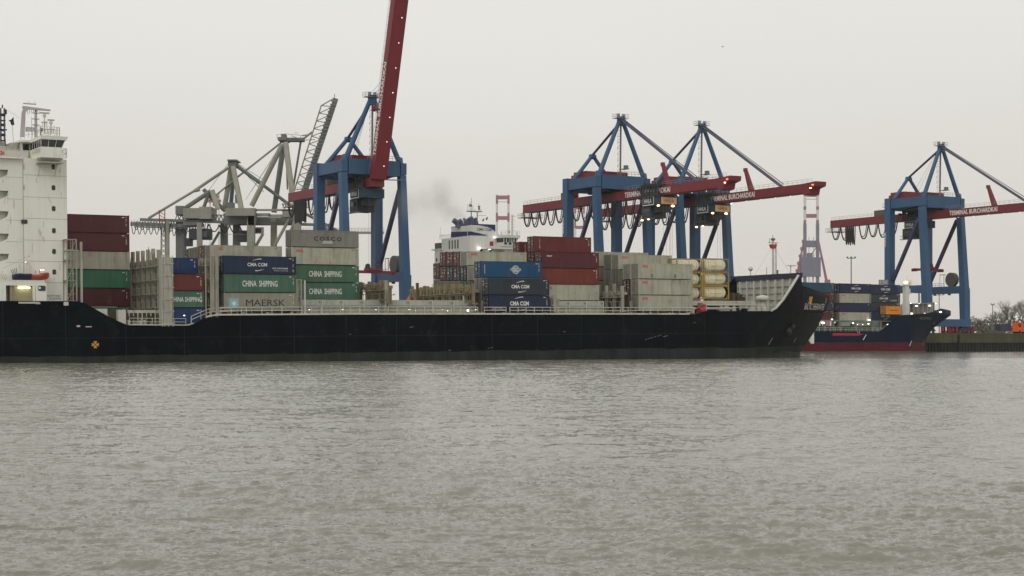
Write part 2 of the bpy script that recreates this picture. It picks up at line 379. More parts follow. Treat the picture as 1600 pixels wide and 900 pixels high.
# ------------------------------------------------------------------ water
def build_water():
    m = 1050
    y = [11.0]
    while y[-1] < 330.0: y.append(y[-1] + min(0.46*y[-1]**2/4915.0, 0.24+max(0, y[-1]-120)*0.0015))
    y[-1] = 330.0; y = np.array(y); n = len(y)
    u = np.linspace(-0.40, 0.40, m)
    Yg, Ug = np.meshgrid(y, u, indexing='ij'); Xg = Yg*Ug
    rs = np.random.RandomState(3)
    Z = np.zeros_like(Xg)
    spx = Yg*(0.8/m); spy = np.gradient(y)[:, None]*np.ones_like(Xg)
    q1 = np.sin(0.11*Xg+0.31*np.sin(0.05*Yg+1)*3+0.4)*np.sin(0.19*Yg+1.3*np.sin(0.07*Xg)+2.0)+0.6*np.sin(0.37*Xg+0.9*np.sin(0.2*Yg))*np.sin(0.53*Yg+1.1*np.sin(0.23*Xg+1))
    PATCH = 0.80+0.45*np.clip(0.5+0.75*q1, 0, 1)**1.6
    for i in range(130):
        lam = 10**rs.uniform(math.log10(0.20), math.log10(6.0))
        ang = rs.normal(math.pi/2+0.12, 0.85 if lam < 0.8 else 0.5)
        k = 2*math.pi/lam; kx, ky = k*math.cos(ang), k*math.sin(ang)
        amp = (0.0100 if lam < 0.6 else 0.0060 if lam < 1.6 else 0.0038)*lam**0.80*rs.uniform(0.5, 1.3)
        ph = rs.uniform(0, 6.28)
        fade = np.clip(1.4 - 2.2*np.maximum(spy*abs(math.sin(ang)), spx*abs(math.cos(ang)))/lam, 0, 1)
        warp = 0.35*np.sin(0.21*Xg + 0.13*Yg + i) + 0.3*np.sin(0.07*Xg-0.17*Yg+2*i)
        s = np.sin(kx*Xg + ky*Yg + ph + warp)
        patch = 0.75 + 0.45*np.sin(0.05*Xg*(1+0.3*math.sin(i)) + 0.04*Yg + i*1.7)
        if lam < 1.5: patch = PATCH
        Z += amp*fade*patch*(1-np.abs(s)**1.1*1.0 if lam < 2.6 else s)
    Z -= Z.mean(); edge = np.clip((330-Yg)/60, 0, 1)*np.clip((0.40-np.abs(Ug))/0.02, 0, 1)*np.clip((Yg-11)/1.0, 0, 1); Z *= edge
    co = np.stack([Xg, Yg, Z], -1).reshape(-1, 3)
    idx = np.arange(n*m).reshape(n, m)
    q = np.stack([idx[:-1,:-1], idx[:-1,1:], idx[1:,1:], idx[1:,:-1]], -1).reshape(-1, 4)
    # the smooth far water round the fine sheet, same mesh
    B = 2500.0
    x0, x1, y0, y1 = -0.40*330, 0.40*330, 330.0, 11.0
    ext = np.array([[-B,-50,0],[B,-50,0],[B,B,0],[-B,B,0], [-0.4*11,11,0],[0.4*11,11,0],[x1,330,0],[x0,330,0]])
    b = len(co)
    q2 = np.array([[b+0,b+1,b+5,b+4],[b+1,b+2,b+6,b+5],[b+2,b+3,b+7,b+6],[b+3,b+0,b+4,b+7]])
    co = np.concatenate([co, ext]); q = np.concatenate([q, q2])
    me = bpy.data.meshes.new('water')
    me.vertices.add(len(co)); me.vertices.foreach_set('co', co.ravel())
    me.loops.add(q.size); me.loops.foreach_set('vertex_index', q.ravel().astype(np.int32))
    me.polygons.add(len(q)); me.polygons.foreach_set('loop_start', (np.arange(len(q))*4).astype(np.int32))
    me.polygons.foreach_set('use_smooth', np.ones(len(q), bool))
    me.update(calc_edges=True)
    w = bpy.data.materials.new('river_water'); w.use_nodes = True
    N = w.node_tree.nodes; L = w.node_tree.links; p = N["Principled BSDF"]
    p.inputs['Roughness'].default_value = 0.09; p.inputs['IOR'].default_value = 1.33
    g = N.new("ShaderNodeNewGeometry")
    n0 = N.new("ShaderNodeTexNoise"); n0.inputs['Scale'].default_value = 0.03; n0.inputs['Detail'].default_value = 3
    cr = N.new("ShaderNodeValToRGB"); cr.color_ramp.elements[0].color = (0.198,0.193,0.158,1); cr.color_ramp.elements[1].color = (0.250,0.244,0.202,1)
    cr.color_ramp.elements[0].position = 0.3; cr.color_ramp.elements[1].position = 0.7
    L.new(g.outputs['Position'], n0.inputs['Vector']); L.new(n0.outputs[0], cr.inputs[0]); L.new(cr.outputs[0], p.inputs['Base Color'])
    prev = None
    for sc_, dist, st, strength in ((7.0, 0.018, (0.8,1.0,1.0), 0.9), (2.0, 0.075, (0.75,1.0,1.0), 1.0), (0.6, 0.14, (0.8,1.0,1.0), 0.8)):
        mp = N.new("ShaderNodeMapping"); mp.inputs['Scale'].default_value = st; mp.inputs['Rotation'].default_value = (0,0,0.12)
        nn = N.new("ShaderNodeTexNoise"); nn.inputs['Scale'].default_value = sc_; nn.inputs['Detail'].default_value = 4; nn.inputs['Distortion'].default_value = 0.8; nn.noise_type = 'RIDGED_MULTIFRACTAL' if sc_ < 3 else 'FBM'; nn.normalize = True
        bp = N.new("ShaderNodeBump"); bp.inputs['Strength'].default_value = strength; bp.inputs['Distance'].default_value = dist
        L.new(g.outputs['Position'], mp.inputs[0]); L.new(mp.outputs[0], nn.inputs['Vector']); L.new(nn.outputs[0], bp.inputs['Height'])
        if prev: L.new(prev.outputs[0], bp.inputs['Normal'])
        prev = bp
    L.new(prev.outputs[0], p.inputs['Normal'])
    me.materials.append(w)
    o = bpy.data.objects.new('water', me); COL.objects.link(o); o['kind'] = 'structure'
build_water()

# ------------------------------------------------------------------ quay, ground
RAIL0 = Vector((31.0, 466.0, 0))           # a point of the waterside crane rail
QD = Vector((cT, sT, 0)); QN = Vector((-sT, cT, 0))   # along the quay, inland
QZ = 5.8
def Q(t, n, z): return RAIL0 + QD*t + QN*n + Vector((0,0,z))
g_ = MB(); g_.poly([Q(-700,-3.0,QZ), Q(1700,-3.0,QZ), Q(1500,1700,QZ), Q(-700,1700,QZ)])
tag(g_.build('ground', M['ground']), kind='structure')
qw = tag(empty('quay_wall', Q(0,-3,0), (0,0,TH)), 'long quay wall, mossy concrete above dark sheet piling at the water', 'quay wall')
m_ = MB(); m_.box(-700,1700,-0.4,0.6,2.9,QZ-0.006); m_.box(-700,1700,-0.5,0.3,QZ-0.3,QZ+0.25); m_.build('concrete_face', M['moss_wall'], qw)
m_ = MB()
for i in range(0, 420):
    x0 = 60+i*1.4
    m_.prism([(x0,-0.25,-3),(x0+0.45,-0.25,-3),(x0+0.7,0.15,-3),(x0+1.15,0.15,-3),(x0+1.4,-0.25,-3),(x0+1.4,0.6,-3),(x0,0.6,-3)], (0,0,5.95))
m_.box(-700,60,-0.2,0.6,-3,2.95)
m_.build('sheet_piling', M['pile'], qw)
m_ = MB()
for i in range(12): m_.box(130+i*34,130.5+i*34,-0.9,-0.41,-1,5.6)
m_.build('fender', M['pile'], qw)

# ------------------------------------------------------------------ the near container ship
BEAM = 27.0
ship = tag(empty('container_ship', NEAR.o, NEAR.rot), 'long near-black container ship with a tall white deckhouse, passing in the foreground', 'container ship')

def interp(pts, x):
    if x <= pts[0][0]: return pts[0][1]
    for (a, b), (c, d) in zip(pts[:-1], pts[1:]):
        if x <= c: return b + (d-b)*(x-a)/(c-a) if c > a else d
    return pts[-1][1]

def hull(frame, beam, top_pts, stem_pts, s_aft, s_ent, name, material, parent, ent_full=1.0, pw=2.1, flare=0.2):
    """plated hull; top_pts (s, z) sheer line, stem_pts (z, s) stem profile, s_ent where the bow starts to narrow"""
    C = beam/2; K = 22
    s_tip = max(b for a, b in stem_pts)
    sb = lambda z: interp(stem_pts, z)
    cols = []
    n_aft = 150
    xs = [s_aft + (s_ent-s_aft)*i/n_aft for i in range(n_aft)]
    # keep the corners of the sheer line
    xs = sorted(set(xs + [a for a, b in top_pts if s_aft < a < s_ent]))
    fr = [(i/46.0) for i in range(47)]
    fs = sorted(set([round(f, 5) for f in fr] + [(a-s_ent)/(s_tip-s_ent) for a, b in top_pts if s_ent < a < s_tip]))
    v = []; cols = [('a', x) for x in xs] + [('f', f) for f in fs]
    for kind, q in cols:
        s_top = q if kind == 'a' else s_ent + q*(s_tip-s_ent)
        T = interp(top_pts, s_top)
        for k in range(K+1):
            z = -3 + (T+3)*k/K
            zz = z + frame.trim*0
            if kind == 'a':
                s_ = q; b = C
                if q < s_aft+14: b = C*(1-((s_aft+14-q)/14)**3*0.25)
            else:
                L = sb(z)-s_ent
                s_ = s_ent + q*L
                t = 1-q
                fl = max(0.0, min(1.0, z/12.0))
                # waterline is finer than the deck line
                pwz = pw*(0.62 + flare*fl*1.6)
                b = C*(1-(1-t)**pwz) if pwz > 0 else C
            v.append((s_, C-b, z))
    nc = len(cols)
    f = []
    for c in range(nc-1):
        for k in range(K): f.append((c*(K+1)+k, (c+1)*(K+1)+k, (c+1)*(K+1)+k+1, c*(K+1)+k+1))
    nv = len(v)
    v2 = [(a, beam-b, c) for a, b, c in v]
    f2 = [tuple(nv+i for i in reversed(q)) for q in f]
    tr = [tuple([k for k in range(K+1)] + [nv+k for k in range(K, -1, -1)])]   # transom
    me = bpy.data.meshes.new(name); me.from_pydata(v+v2, [], f+f2+tr); me.materials.append(material)
    me.update()
    o = link(name, me, parent)
    md = o.modifiers.new('plate', 'SOLIDIFY'); md.thickness = 0.12; md.offset = -1
    return o, v, cols, K

def sheer(frame, pts): return [frame.at(px, py, off) for px, py, off in pts]
top_near = [(-108.0, 0)] + sheer(NEAR, [(-40,470,0),(122,470.5,0),(134,474,0),(166,492,0),(186,502,0),(200,508,0),(296,508.5,0),(310,503,0),(322,496.5,0),(337,493,0),(560,491.5,0),(800,491.5,0),
        (1086,491.5,0),(1096,488,0),(1105,486,0),(1208,486,0.5),(1216,481,0.9),(1226,468,1.6),(1238,448,2.5),(1250.5,427,3.7),(1253.5,425.5,4.0)])
top_near[0] = (-108.0, top_near[1][1]+0.2)
zt = NEAR.at(1254, 446, 4.0)
top_near.append((top_near[-1][0]+0.05, zt[1]))
tip = NEAR.at(1297, 464, 13.5)
top_near.append((tip[0], tip[1]))
stem_near = sorted([(z, s) for s, z in [NEAR.at(px, py, 13.5) for px, py in ((1250,561),(1250,549),(1258,540),(1275,515),(1290,488),(1297,466))]])
stem_near = [(-3.5, stem_near[0][1]-0.5)] + stem_near
H_near = hull_mat('near_hull_paint', [(-4,(0.026,0.031,0.027)),(1.55,(0.0016,0.0036,0.0058))], dirt=0.35, rust=0.25)
hull_o, hv, hcols, hK = hull(NEAR, BEAM, top_near, stem_near, -108.0, 50.0, 'hull', H_near, ship)
def edge_at(s_):       # starboard offset of the sheer line at station s
    C = BEAM/2
    if s_ <= 50: return 0.0
    q = (s_-50)/(tip[0]-50); T = interp(top_near, s_)
    pwz = 2.1*(0.62+0.20*max(0, min(1, T/12))*1.6)
    return C - C*(1-q**pwz)
# decks
s_deck = [(-108,8.0),(NEAR.x(118),8.0),(NEAR.x(190),4.9),(NEAR.x(305),4.9),(NEAR.x(320),6.5),(NEAR.x(1085),6.6),(NEAR.x(1090),8.0),(80,8.2),(tip[0]-0.4,8.6)]
v = []; f = []
xs = sorted(set([a for a, b in s_deck] + [50+i*1.2 for i in range(1, 28)]))
for a in xs:
    e = edge_at(a)+0.25
    if e > 13.3: e = 13.3
    z = interp(s_deck, a); v += [(a, e, z), (a, BEAM-e, z)]
for i in range(len(xs)-1): f.append((2*i, 2*i+2, 2*i+3, 2*i+1))
me = bpy.data.meshes.new('deck'); me.from_pydata(v, [], f); me.materials.append(M['deck_grey']); link('deck', me, ship)

# cream gunwale strip with stains, and the pale edge of the bow wing
m_ = MB()
gs = [i*1.0 for i in range(int(NEAR.x(318)), int(NEAR.x(1088)))]
for a, b in zip(gs[:-1], gs[1:]):
    za, zb = interp(top_near, a), interp(top_near, b)
    m_.beam((a,-0.02,za+0.12),(b,-0.02,zb+0.12),0.30,0.24)
for a, b in zip(*[iter(sum([[x, x+1.0] for x in range(int(NEAR.x(200)), int(NEAR.x(296)))], []))]*2):
    m_.beam((a,0.02,interp(top_near,a)+0.06),(b,0.02,interp(top_near,b)+0.06),0.25,0.14)
m_.build('gunwale', M['gunwale'], ship)
m_ = MB()
wing = [p for p in top_near if NEAR.x(1206,0.5) <= p[0] < top_near[-4][0]-0.01]
wx = NEAR.x(1248.5,3.5); wing.append((wx, interp(top_near, wx)))
for (a, za), (b, zb) in zip(wing[:-1], wing[1:]):
    ea, eb = edge_at(a), edge_at(b)
    m_.beam((a,ea+0.03,za+0.02),(b,eb+0.03,zb+0.02),0.38,0.28)
m_.build('wing_edge', M['rail'], ship)

# railing along the starboard side
def railing(name, pts, parent, material, step=1.5, h=1.05, r=0.045, rails=(0.5, 1.0), n=4):
    m = MB()
    for p, q in zip(pts[:-1], pts[1:]):
        p, q = Vector(p), Vector(q)
        for k in rails: m.tube(p+Vector((0,0,h*k)), q+Vector((0,0,h*k)), r, n=n, cap=False)
        c = max(1, int((q-p).length/step))
        for i in range(c+1):
            a = p.lerp(q, i/c); m.tube(a, a+Vector((0,0,h)), r*1.15, n=n, cap=False)
    return m.build(name, material, parent)
rp = [(a, 0.15, interp(top_near, a)+0.2) for a in [NEAR.x(300)+1.5*i for i in range(0, 7)]]
railing('railing', rp, ship, M['rail'], r=0.06)
x0 = NEAR.x(330)
gaps = [(NEAR.x(748),NEAR.x(758)), (NEAR.x(792),NEAR.x(798)), (NEAR.x(1086), 99)]
a = x0
for g0, g1 in gaps:
    k = max(2, int((g0-a)/6)); pts = [(a+(g0-a)*i/k, 0.15, interp(top_near, a+(g0-a)*i/k)+0.2) for i in range(k+1)]
    railing('railing', pts, ship, M['rail'], r=0.06)
    a = g1
a0, a1 = NEAR.x(1106), NEAR.x(1208)
railing('railing', [(a0+(a1-a0)*i/6, 0.3, interp(top_near, a0+(a1-a0)*i/6)+0.1) for i in range(7)], ship, M['rail'], r=0.05)
a0, a1 = NEAR.x(204), NEAR.x(292)
railing('railing', [(a0,0.3,interp(top_near,a0)), (a1,0.3,interp(top_near,a1))], ship, M['rail'], r=0.04)

# hull marks
def side_z(py, px, off=0): return NEAR.at(px, py, off)
s_, z_ = side_z(538.5, 149)
m_ = MB()
for ax in (0, 1):
    for sg in (-1, 1):
        for (w0, w1, a0, a1) in ((0.10,0.20,0.1,0.36),(0.24,0.24,0.36,0.52)):
            P = [(-w0,a0),(w0,a0),(w1,a1),(-w1,a1)]
            P = [((u_, v_*sg) if ax else (v_*sg, u_)) for u_, v_ in P]
            m_.prism([(s_+u_, -0.09, z_+v_) for u_, v_ in P], (0,0.05,0))
m_.build('yellow_mark', mat('mark_yellow', (0.62,0.33,0.05), 0.6), ship)
m_ = MB()
for px, py, ln, hh in ((46,473,3.0,0.25),(104,474.5,0.7,0.55),(123,509.5,0.5,0.25),(139,510.5,0.9,0.14),(60,474,0.7,0.2)):
    s_, z_ = side_z(py, px); m_.box(s_-ln/2, s_+ln/2, -0.05, 0.05, z_-hh/2, z_+hh/2)
m_.build('fairlead', M['rail'], ship)
# bow name and crest, hung on the flare
def hull_y(s_, z):
    C = BEAM/2
    if s_ <= 50: return 0.0
    L = interp(stem_near, z)-50; q = min(1, (s_-50)/L); fl = max(0, min(1, z/12))
    pwz = 2.1*(0.62+0.20*fl*1.6)
    return C - C*(1-q**pwz)
def on_bow(px, py):
    off = 6.0
    for _ in range(25):
        s_, z_ = NEAR.at(px, py, off); off = 0.5*off + 0.5*hull_y(s_, z_)
    return s_, off, z_
def wrap_on_bow(o, dz=0.09):
    """lay flat lettering on the curved bow plating"""
    me = o.data.copy(); o.data = me
    Mx = Matrix.Translation(o.location) @ o.rotation_euler.to_matrix().to_4x4()
    for vt in me.vertices:
        p = Mx @ vt.co
        vt.co = (p.x, hull_y(p.x, p.z)-dz, p.z)
    o.location = (0,0,0); o.rotation_euler = (0,0,0)
sA, yA, zA = on_bow(1257.5, 479); sB, yB, zB = on_bow(1288, 479.5)
o = put_text(ship, 'BALTIC SHEARWATER', (sA+sB)/2, 0, (zA+zB)/2, sB-sA, 1.25, M['white_paint'], name='name_lettering', shear=0.1, bold=0.0)
wrap_on_bow(o)
s_, y_, z_ = on_bow(1266.5, 469.5)
def curved_patch(name, s0, s1, z0, z1, material, d=0.09, n=4):
    m = MB()
    for i in range(n):
        a = s0+(s1-s0)*i/n; b = s0+(s1-s0)*(i+1)/n
        m.poly([(a, hull_y(a,z0)-d, z0), (b, hull_y(b,z0)-d, z0), (b, hull_y(b,z1)-d, z1), (a, hull_y(a,z1)-d, z1)])
    return m.build(name, material, ship)
curved_patch('bow_crest', s_-0.8, s_-0.05, z_-0.6, z_+0.75, mat('crest_orange', (0.75,0.24,0.04), 0.6))
curved_patch('bow_crest', s_+0.0, s_+0.8, z_-0.6, z_+0.75, mat('crest_yellow', (0.70,0.45,0.10), 0.6))
curved_patch('bow_crest', s_-1.6, s_-0.55, z_-0.3, z_+0.2, M['black_paint'])
s_, y_, z_ = on_bow(1291, 470)
curved_patch('bow_crest', s_-0.4, s_+0.25, z_-0.5, z_+0.5, mat('crest_tan', (0.32,0.22,0.08), 0.6))
m_ = MB()                                                   # anchor and its pocket
s_, y_, z_ = on_bow(1231, 518)
for dx, dz, rr in ((0,0,0.9),(1.3,0.9,0.65)): m_.lathe([(0.1,-0.05),(rr,-0.02),(rr*0.7,-0.5),(0.2,-0.7)], (s_+dx, hull_y(s_+dx, z_+dz)-0.05, z_+dz), axis='y', n=14)
m_.build('anchor', M['black_paint'], ship, smooth=True)
m_ = MB()
for px, py, dx, dz in ((1203,533,1.1,1.3),(1241,532,0.5,0.9)):
    s_, y_, z_ = on_bow(px, py)
    for t in range(5):
        a = s_-dx/2+dx*t/5; z0 = z_-dz/2+dz*t/5
        m_.poly([(a,hull_y(a,z0)-0.12,z0),(a+0.3,hull_y(a+0.3,z0)-0.12,z0),(a+0.3+dx/5,hull_y(a+0.3+dx/5,z0+dz/5)-0.12,z0+dz/5),(a+dx/5,hull_y(a+dx/5,z0+dz/5)-0.12,z0+dz/5)])
m_.build('scrape_mark', mat('bare_steel', (0.30,0.30,0.28), 0.7), ship)

m_ = MB()
rq = random.Random(4)
for px, py, n in ((1008,531,3),(1022,527,3),(1036,526.5,2),(1083,470+35,1),(640,512,1),(880,519,1),(545,523,1),(762,545,2),(700,548,1)):
    for q in range(n):
        s_, z_ = NEAR.at(px+q*4, py-q*1.2, -0.0); m_.poly([(s_,-0.012,z_),(s_+rq.uniform(0.3,0.8),-0.012,z_+rq.uniform(0,0.12)),(s_+rq.uniform(0.3,0.7),-0.012,z_+rq.uniform(0.15,0.25)),(s_+0.05,-0.012,z_+0.1)])
m_.build('scrape_mark', mat('scuffed_paint', (0.12,0.125,0.12), 0.7), ship)
m_ = MB()                                                  # plate seams
for k in range(17):
    a = -104+k*9.1; zt__ = interp(top_near, a); m_.box(a-0.02,a+0.02,-0.012,0.0,-0.5,zt__-0.05)
m_.box(-104,50,-0.012,0.0,4.3,4.335)
m_.build('plate_seam', mat('seam_paint', (0.020,0.023,0.023), 0.5), ship)
m_ = MB(); m_.lathe([(0.3,68),(1.3,72),(1.55,76),(1.4,80),(0.9,83),(0.1,84.6)], (0,13.5,-1.95), axis='x', n=16); m_.build('bulbous_bow', mat('bulb_paint', (0.012,0.014,0.012), 0.4), ship, smooth=True)
# breakwater across the foredeck
sBW = NEAR.x(1251, 3.7)
zbw = NEAR.at(1251, 427, 3.7)[1]; zbl = NEAR.at(1142, 432, 24.6)[1]
bw = empty('breakwater'); bw.parent = ship
m_ = MB(); m_.prism([(sBW,hull_y(sBW,8.3)+0.4,8.2),(sBW,BEAM-hull_y(sBW,8.3)-0.4,8.2),(sBW,24.2,zbl-0.9),(sBW,3.8,zbw-0.5)], (0.15,0,0)); m_.build('plate', M['bulwark_in'], bw)
m_ = MB(); m_.prism([(sBW-0.35,3.6,zbw-0.9),(sBW-0.35,24.7,zbl-1.15),(sBW-0.35,24.7,zbl-0.0),(sBW-0.35,3.6,zbw+0.1)], (0.9,0,0)); m_.build('top_trim', M['navy_trim'], bw)
m_ = MB()
for i in range(8):
    y = 6.2+i*2.2; m_.box(sBW-0.55,sBW-0.002,y-0.13,y+0.13,8.2,interp([(2.4,zbw-0.95),(24.6,zbl-1.2)], y))
m_.build('stiffener', M['rail'], bw)
m_ = MB()
for k in range(1, 5):
    z = 8.2+k*(zbl-1.2-8.2)/5; ye = hull_y(sBW,z)+0.6; m_.box(sBW-0.28,sBW-0.004,ye,BEAM-ye,z-0.05,z+0.05)
m_.build('stringer', M['lash'], bw)
# deck gear forward of bay seven
ped = empty('foredeck_platform'); ped.parent = ship
s0, s1 = NEAR.x(1078), NEAR.x(1212)
zp = NEAR.at(1120, 470, 2.0)[1]
m_ = MB(); m_.box(s0, s1-3.5, 1.6, 24, zp-0.9, zp); m_.box(s0, s1-9, 1.5, 1.58, zp-1.6, zp-1.2); m_.build('platform_beam', M['lash_light'], ped)
for px in (1082,1094,1128,1136,1148,1176,1187,1196):
    m_ = MB()
    s_ = NEAR.x(px, 1.7); w = 0.55 if px not in (1136,1176) else 1.1
    m_.prism([(s_-w,1.7,8.0),(s_+w,1.7,8.0),(s_+w*0.4,1.7,zp-0.9),(s_-w*0.4,1.7,zp-0.9)], (0,0.4,0))
    m_.build('platform_leg', M['rail'], ped)
m_ = MB()
for i in range(14):
    s_ = s0+2+i*(s1-s0-6)/14; h = rnd.uniform(0.5,1.5); m_.box(s_, s_+rnd.uniform(0.3,0.9), 3.0, 4.0, 8.1, 8.1+h)
m_.box(s0,s1-4,9,9.4,8.1,zp-0.95)
m_.build('deck_fitting', M['rusty_dark'], ped)
m_ = MB()
for i in range(16):
    s_ = NEAR.x(1142)+i*0.62; m_.box(s_, s_+rnd.uniform(0.2,0.5), 6+rnd.uniform(0,2), 8.2, zp, zp+rnd.uniform(0.5,1.9))
m_.box(NEAR.x(1144), NEAR.x(1168), 6.1, 8.0, zp+0.02, zp+0.7)
m_.tube((NEAR.x(1141),5.8,zp+1.5),(NEAR.x(1166),5.8,zp+1.55),0.07); m_.tube((NEAR.x(1150),5.8,zp+1.9),(NEAR.x(1160),5.8,zp+1.9),0.07)
m_.build('mooring_winch', M['rusty_dark'], ped)
m_ = MB(); s_ = NEAR.x(1192,3.5); zz = NEAR.at(1192,469,3.5)[1]
m_.lathe([(1.25,0),(1.25,0.55),(0.9,0.8),(0.35,0.95),(0.02,1.0)], (s_,3.5,zz), n=18); m_.tube((s_,3.5,8),(s_,3.5,zz),0.45); m_.build('mushroom_vent', M['rail'], ped, smooth=True)
m_ = MB(); s_ = NEAR.x(1097,1.2)
for i in range(10): m_.box(s_-1.2+rnd.uniform(0,2.0), s_-0.9+rnd.uniform(0.3,2.0), 1.0, 1.5, 7.4+i*0.25, 7.5+i*0.27)
m_.tube((s_-0.6,1.2,8.6),(s_+0.7,1.2,8.6),0.55,n=12); m_.build('red_winch', mat('winch_red', (0.38,0.05,0.05), 0.6), ped)
# foremast
fm = empty('foremast'); fm.parent = ship
s_, zt_ = NEAR.at(1209, 375, 13.5); zb_ = 8.2
m_ = MB(); m_.tube((s_,13.5,zb_),(s_,13.5,zt_),0.30,0.22,n=10); m_.tube((s_+0.75,13.5,zb_+7),(s_+0.75,13.5,zt_-0.5),0.14,n=6)
for k in range(5): m_.box(s_,s_+0.75,13.45,13.55,zb_+8+k*1.7,zb_+8.1+k*1.7)
m_.build('mast_tube', M['rail'], fm)
m_ = MB(); m_.prism([(s_-0.75,13.1,zt_-0.9),(s_+0.8,13.1,zt_-0.9),(s_+0.4,13.1,zt_-1.7),(s_-0.35,13.1,zt_-1.7)],(0,0.8,0)); m_.build('lamp_box', mat('mast_red', (0.45,0.06,0.045), 0.5), fm)
m_ = MB(); m_.tube((s_,13.5,zt_),(s_,13.5,zt_+1.0),0.06); m_.box(s_-1.1,s_+1.3,13.4,13.6,zt_-0.62,zt_-0.5); m_.box(s_-0.3,s_+0.3,13.2,13.8,zt_-0.1,zt_+0.35)
m_.box(s_+0.9,s_+1.2,13.3,13.7,zt_-7.3,zt_-6.0); m_.tube((s_-0.9,13.5,zt_-0.6),(s_-0.9,13.5,zt_+0.3),0.05); m_.build('mast_fitting', M['steel'], fm)
m_ = MB(); m_.tube((s_,13.5,zt_-1),(s_-5.5,13.5,zbw-1),0.018,n=3); m_.tube((s_,13.5,zt_-1),(s_+7,13.5,zbw-3),0.018,n=3); m_.build('stay_wire', M['steel'], fm)
m_ = MB()
for px, hh in ((1173,2.0),(1232,1.9)):
    a, b = NEAR.at(px, 430, 12); m_.tube((sBW-0.2, 13.5 if px > 1200 else 18.5, zbw-1.5), (sBW-0.2, 13.5 if px > 1200 else 18.5, zbw+1.6), 0.09)
for y, r_ in ((18.5,0.5),(6.2,0.0)):
    if r_: m_.lathe([(0.05,-r_),(r_*0.8,-r_*0.5),(r_,0),(r_*0.8,r_*0.5),(0.05,r_)], (sBW-0.2,y,zbw+1.4), n=10)
    else: m_.tube((sBW-0.2,y,zbw-1.5),(sBW-0.2,y,zbw+1.7),0.1); m_.box(sBW-0.9,sBW+0.9,y-0.4,y+0.4,zbw+1.5,zbw+1.65)
m_.build('deck_light_post', M['rail'], ship)

# hatch covers
HT = NEAR.at(600, 468.4, 2.4)[1]
bays = [(338,458),(470,600),(606,742),(752,852),(862,942),(984,1075)]
for i, (p0, p1) in enumerate(bays):
    s0, s1 = NEAR.x(p0,2.4), NEAR.x(p1,2.4)
    hc = empty('hatch_cover'); hc.parent = ship
    z0 = interp(s_deck, (s0+s1)/2)
    m_ = MB(); m_.box(s0,s1,2.4,24.6,z0,HT-0.95); m_.build('coaming', M['hatch'], hc)
    m_ = MB(); m_.box(s0-0.08,s1+0.08,2.25,24.75,HT-0.9,HT-0.04); m_.build('cover_panel', M['hatch'], hc)
    m_ = MB(); n = max(3, int((s1-s0)/3.4))
    for k in range(n+1):
        x = s0+(s1-s0)*k/n; m_.box(x-0.07,x+0.07,2.05,2.24,z0,HT-0.1)
    m_.box(s0,s1,2.0,2.24,HT-1.05,HT-0.96); m_.build('stiffener', M['rail'], hc)
    if i in (1, 2, 4):
        for k in range(n):
            x = s0+(s1-s0)*(k+0.88)/n
            put_text(hc, str(30+2*k+i), x, 2.0, HT-0.45, 0.55, 0.32, M['black_paint'])
    # small lockers, pipes and bins along the walkway
    m_ = MB()
    for k in range(int((s1-s0)/1.7)):
        x = s0+0.3+k*1.7+rnd.uniform(0,0.8); w_ = rnd.uniform(0.3,0.9)
        m_.box(x,x+w_,1.2,1.8,z0,z0+rnd.uniform(0.4,1.1))
    m_.tube((s0,1.0,z0+0.55),(s1,1.0,z0+0.55),0.09,n=6); m_.tube((s0,0.8,z0+0.25),(s1,0.8,z0+0.25),0.12,n=6)
    m_.build('walkway_fitting', M['lash_brown'], hc)
m_ = MB()
for k in range(46):
    x = NEAR.x(345)+k*(NEAR.x(1080)-NEAR.x(345))/46
    if k % 2 == 0: m_.box(x-0.25,x+0.25,0.10,0.13,6.95+0.0,7.45)
m_.build('rail_sign', M['white_paint'], ship)

# container pedestals on the side deck
m_ = MB()
for p0, p1 in ((339,462),(752,858),(985,1082)):
    s0, s1 = NEAR.x(p0), NEAR.x(p1)
    for k in range(4):
        x = s0+0.3+(s1-s0-0.9)*k/3; m_.box(x,x+0.45,0.5,2.2,6.5,NEAR.at(400,487.5,0.5)[1]-0.02)
m_.build('pedestal', M['lash_light'], ship)

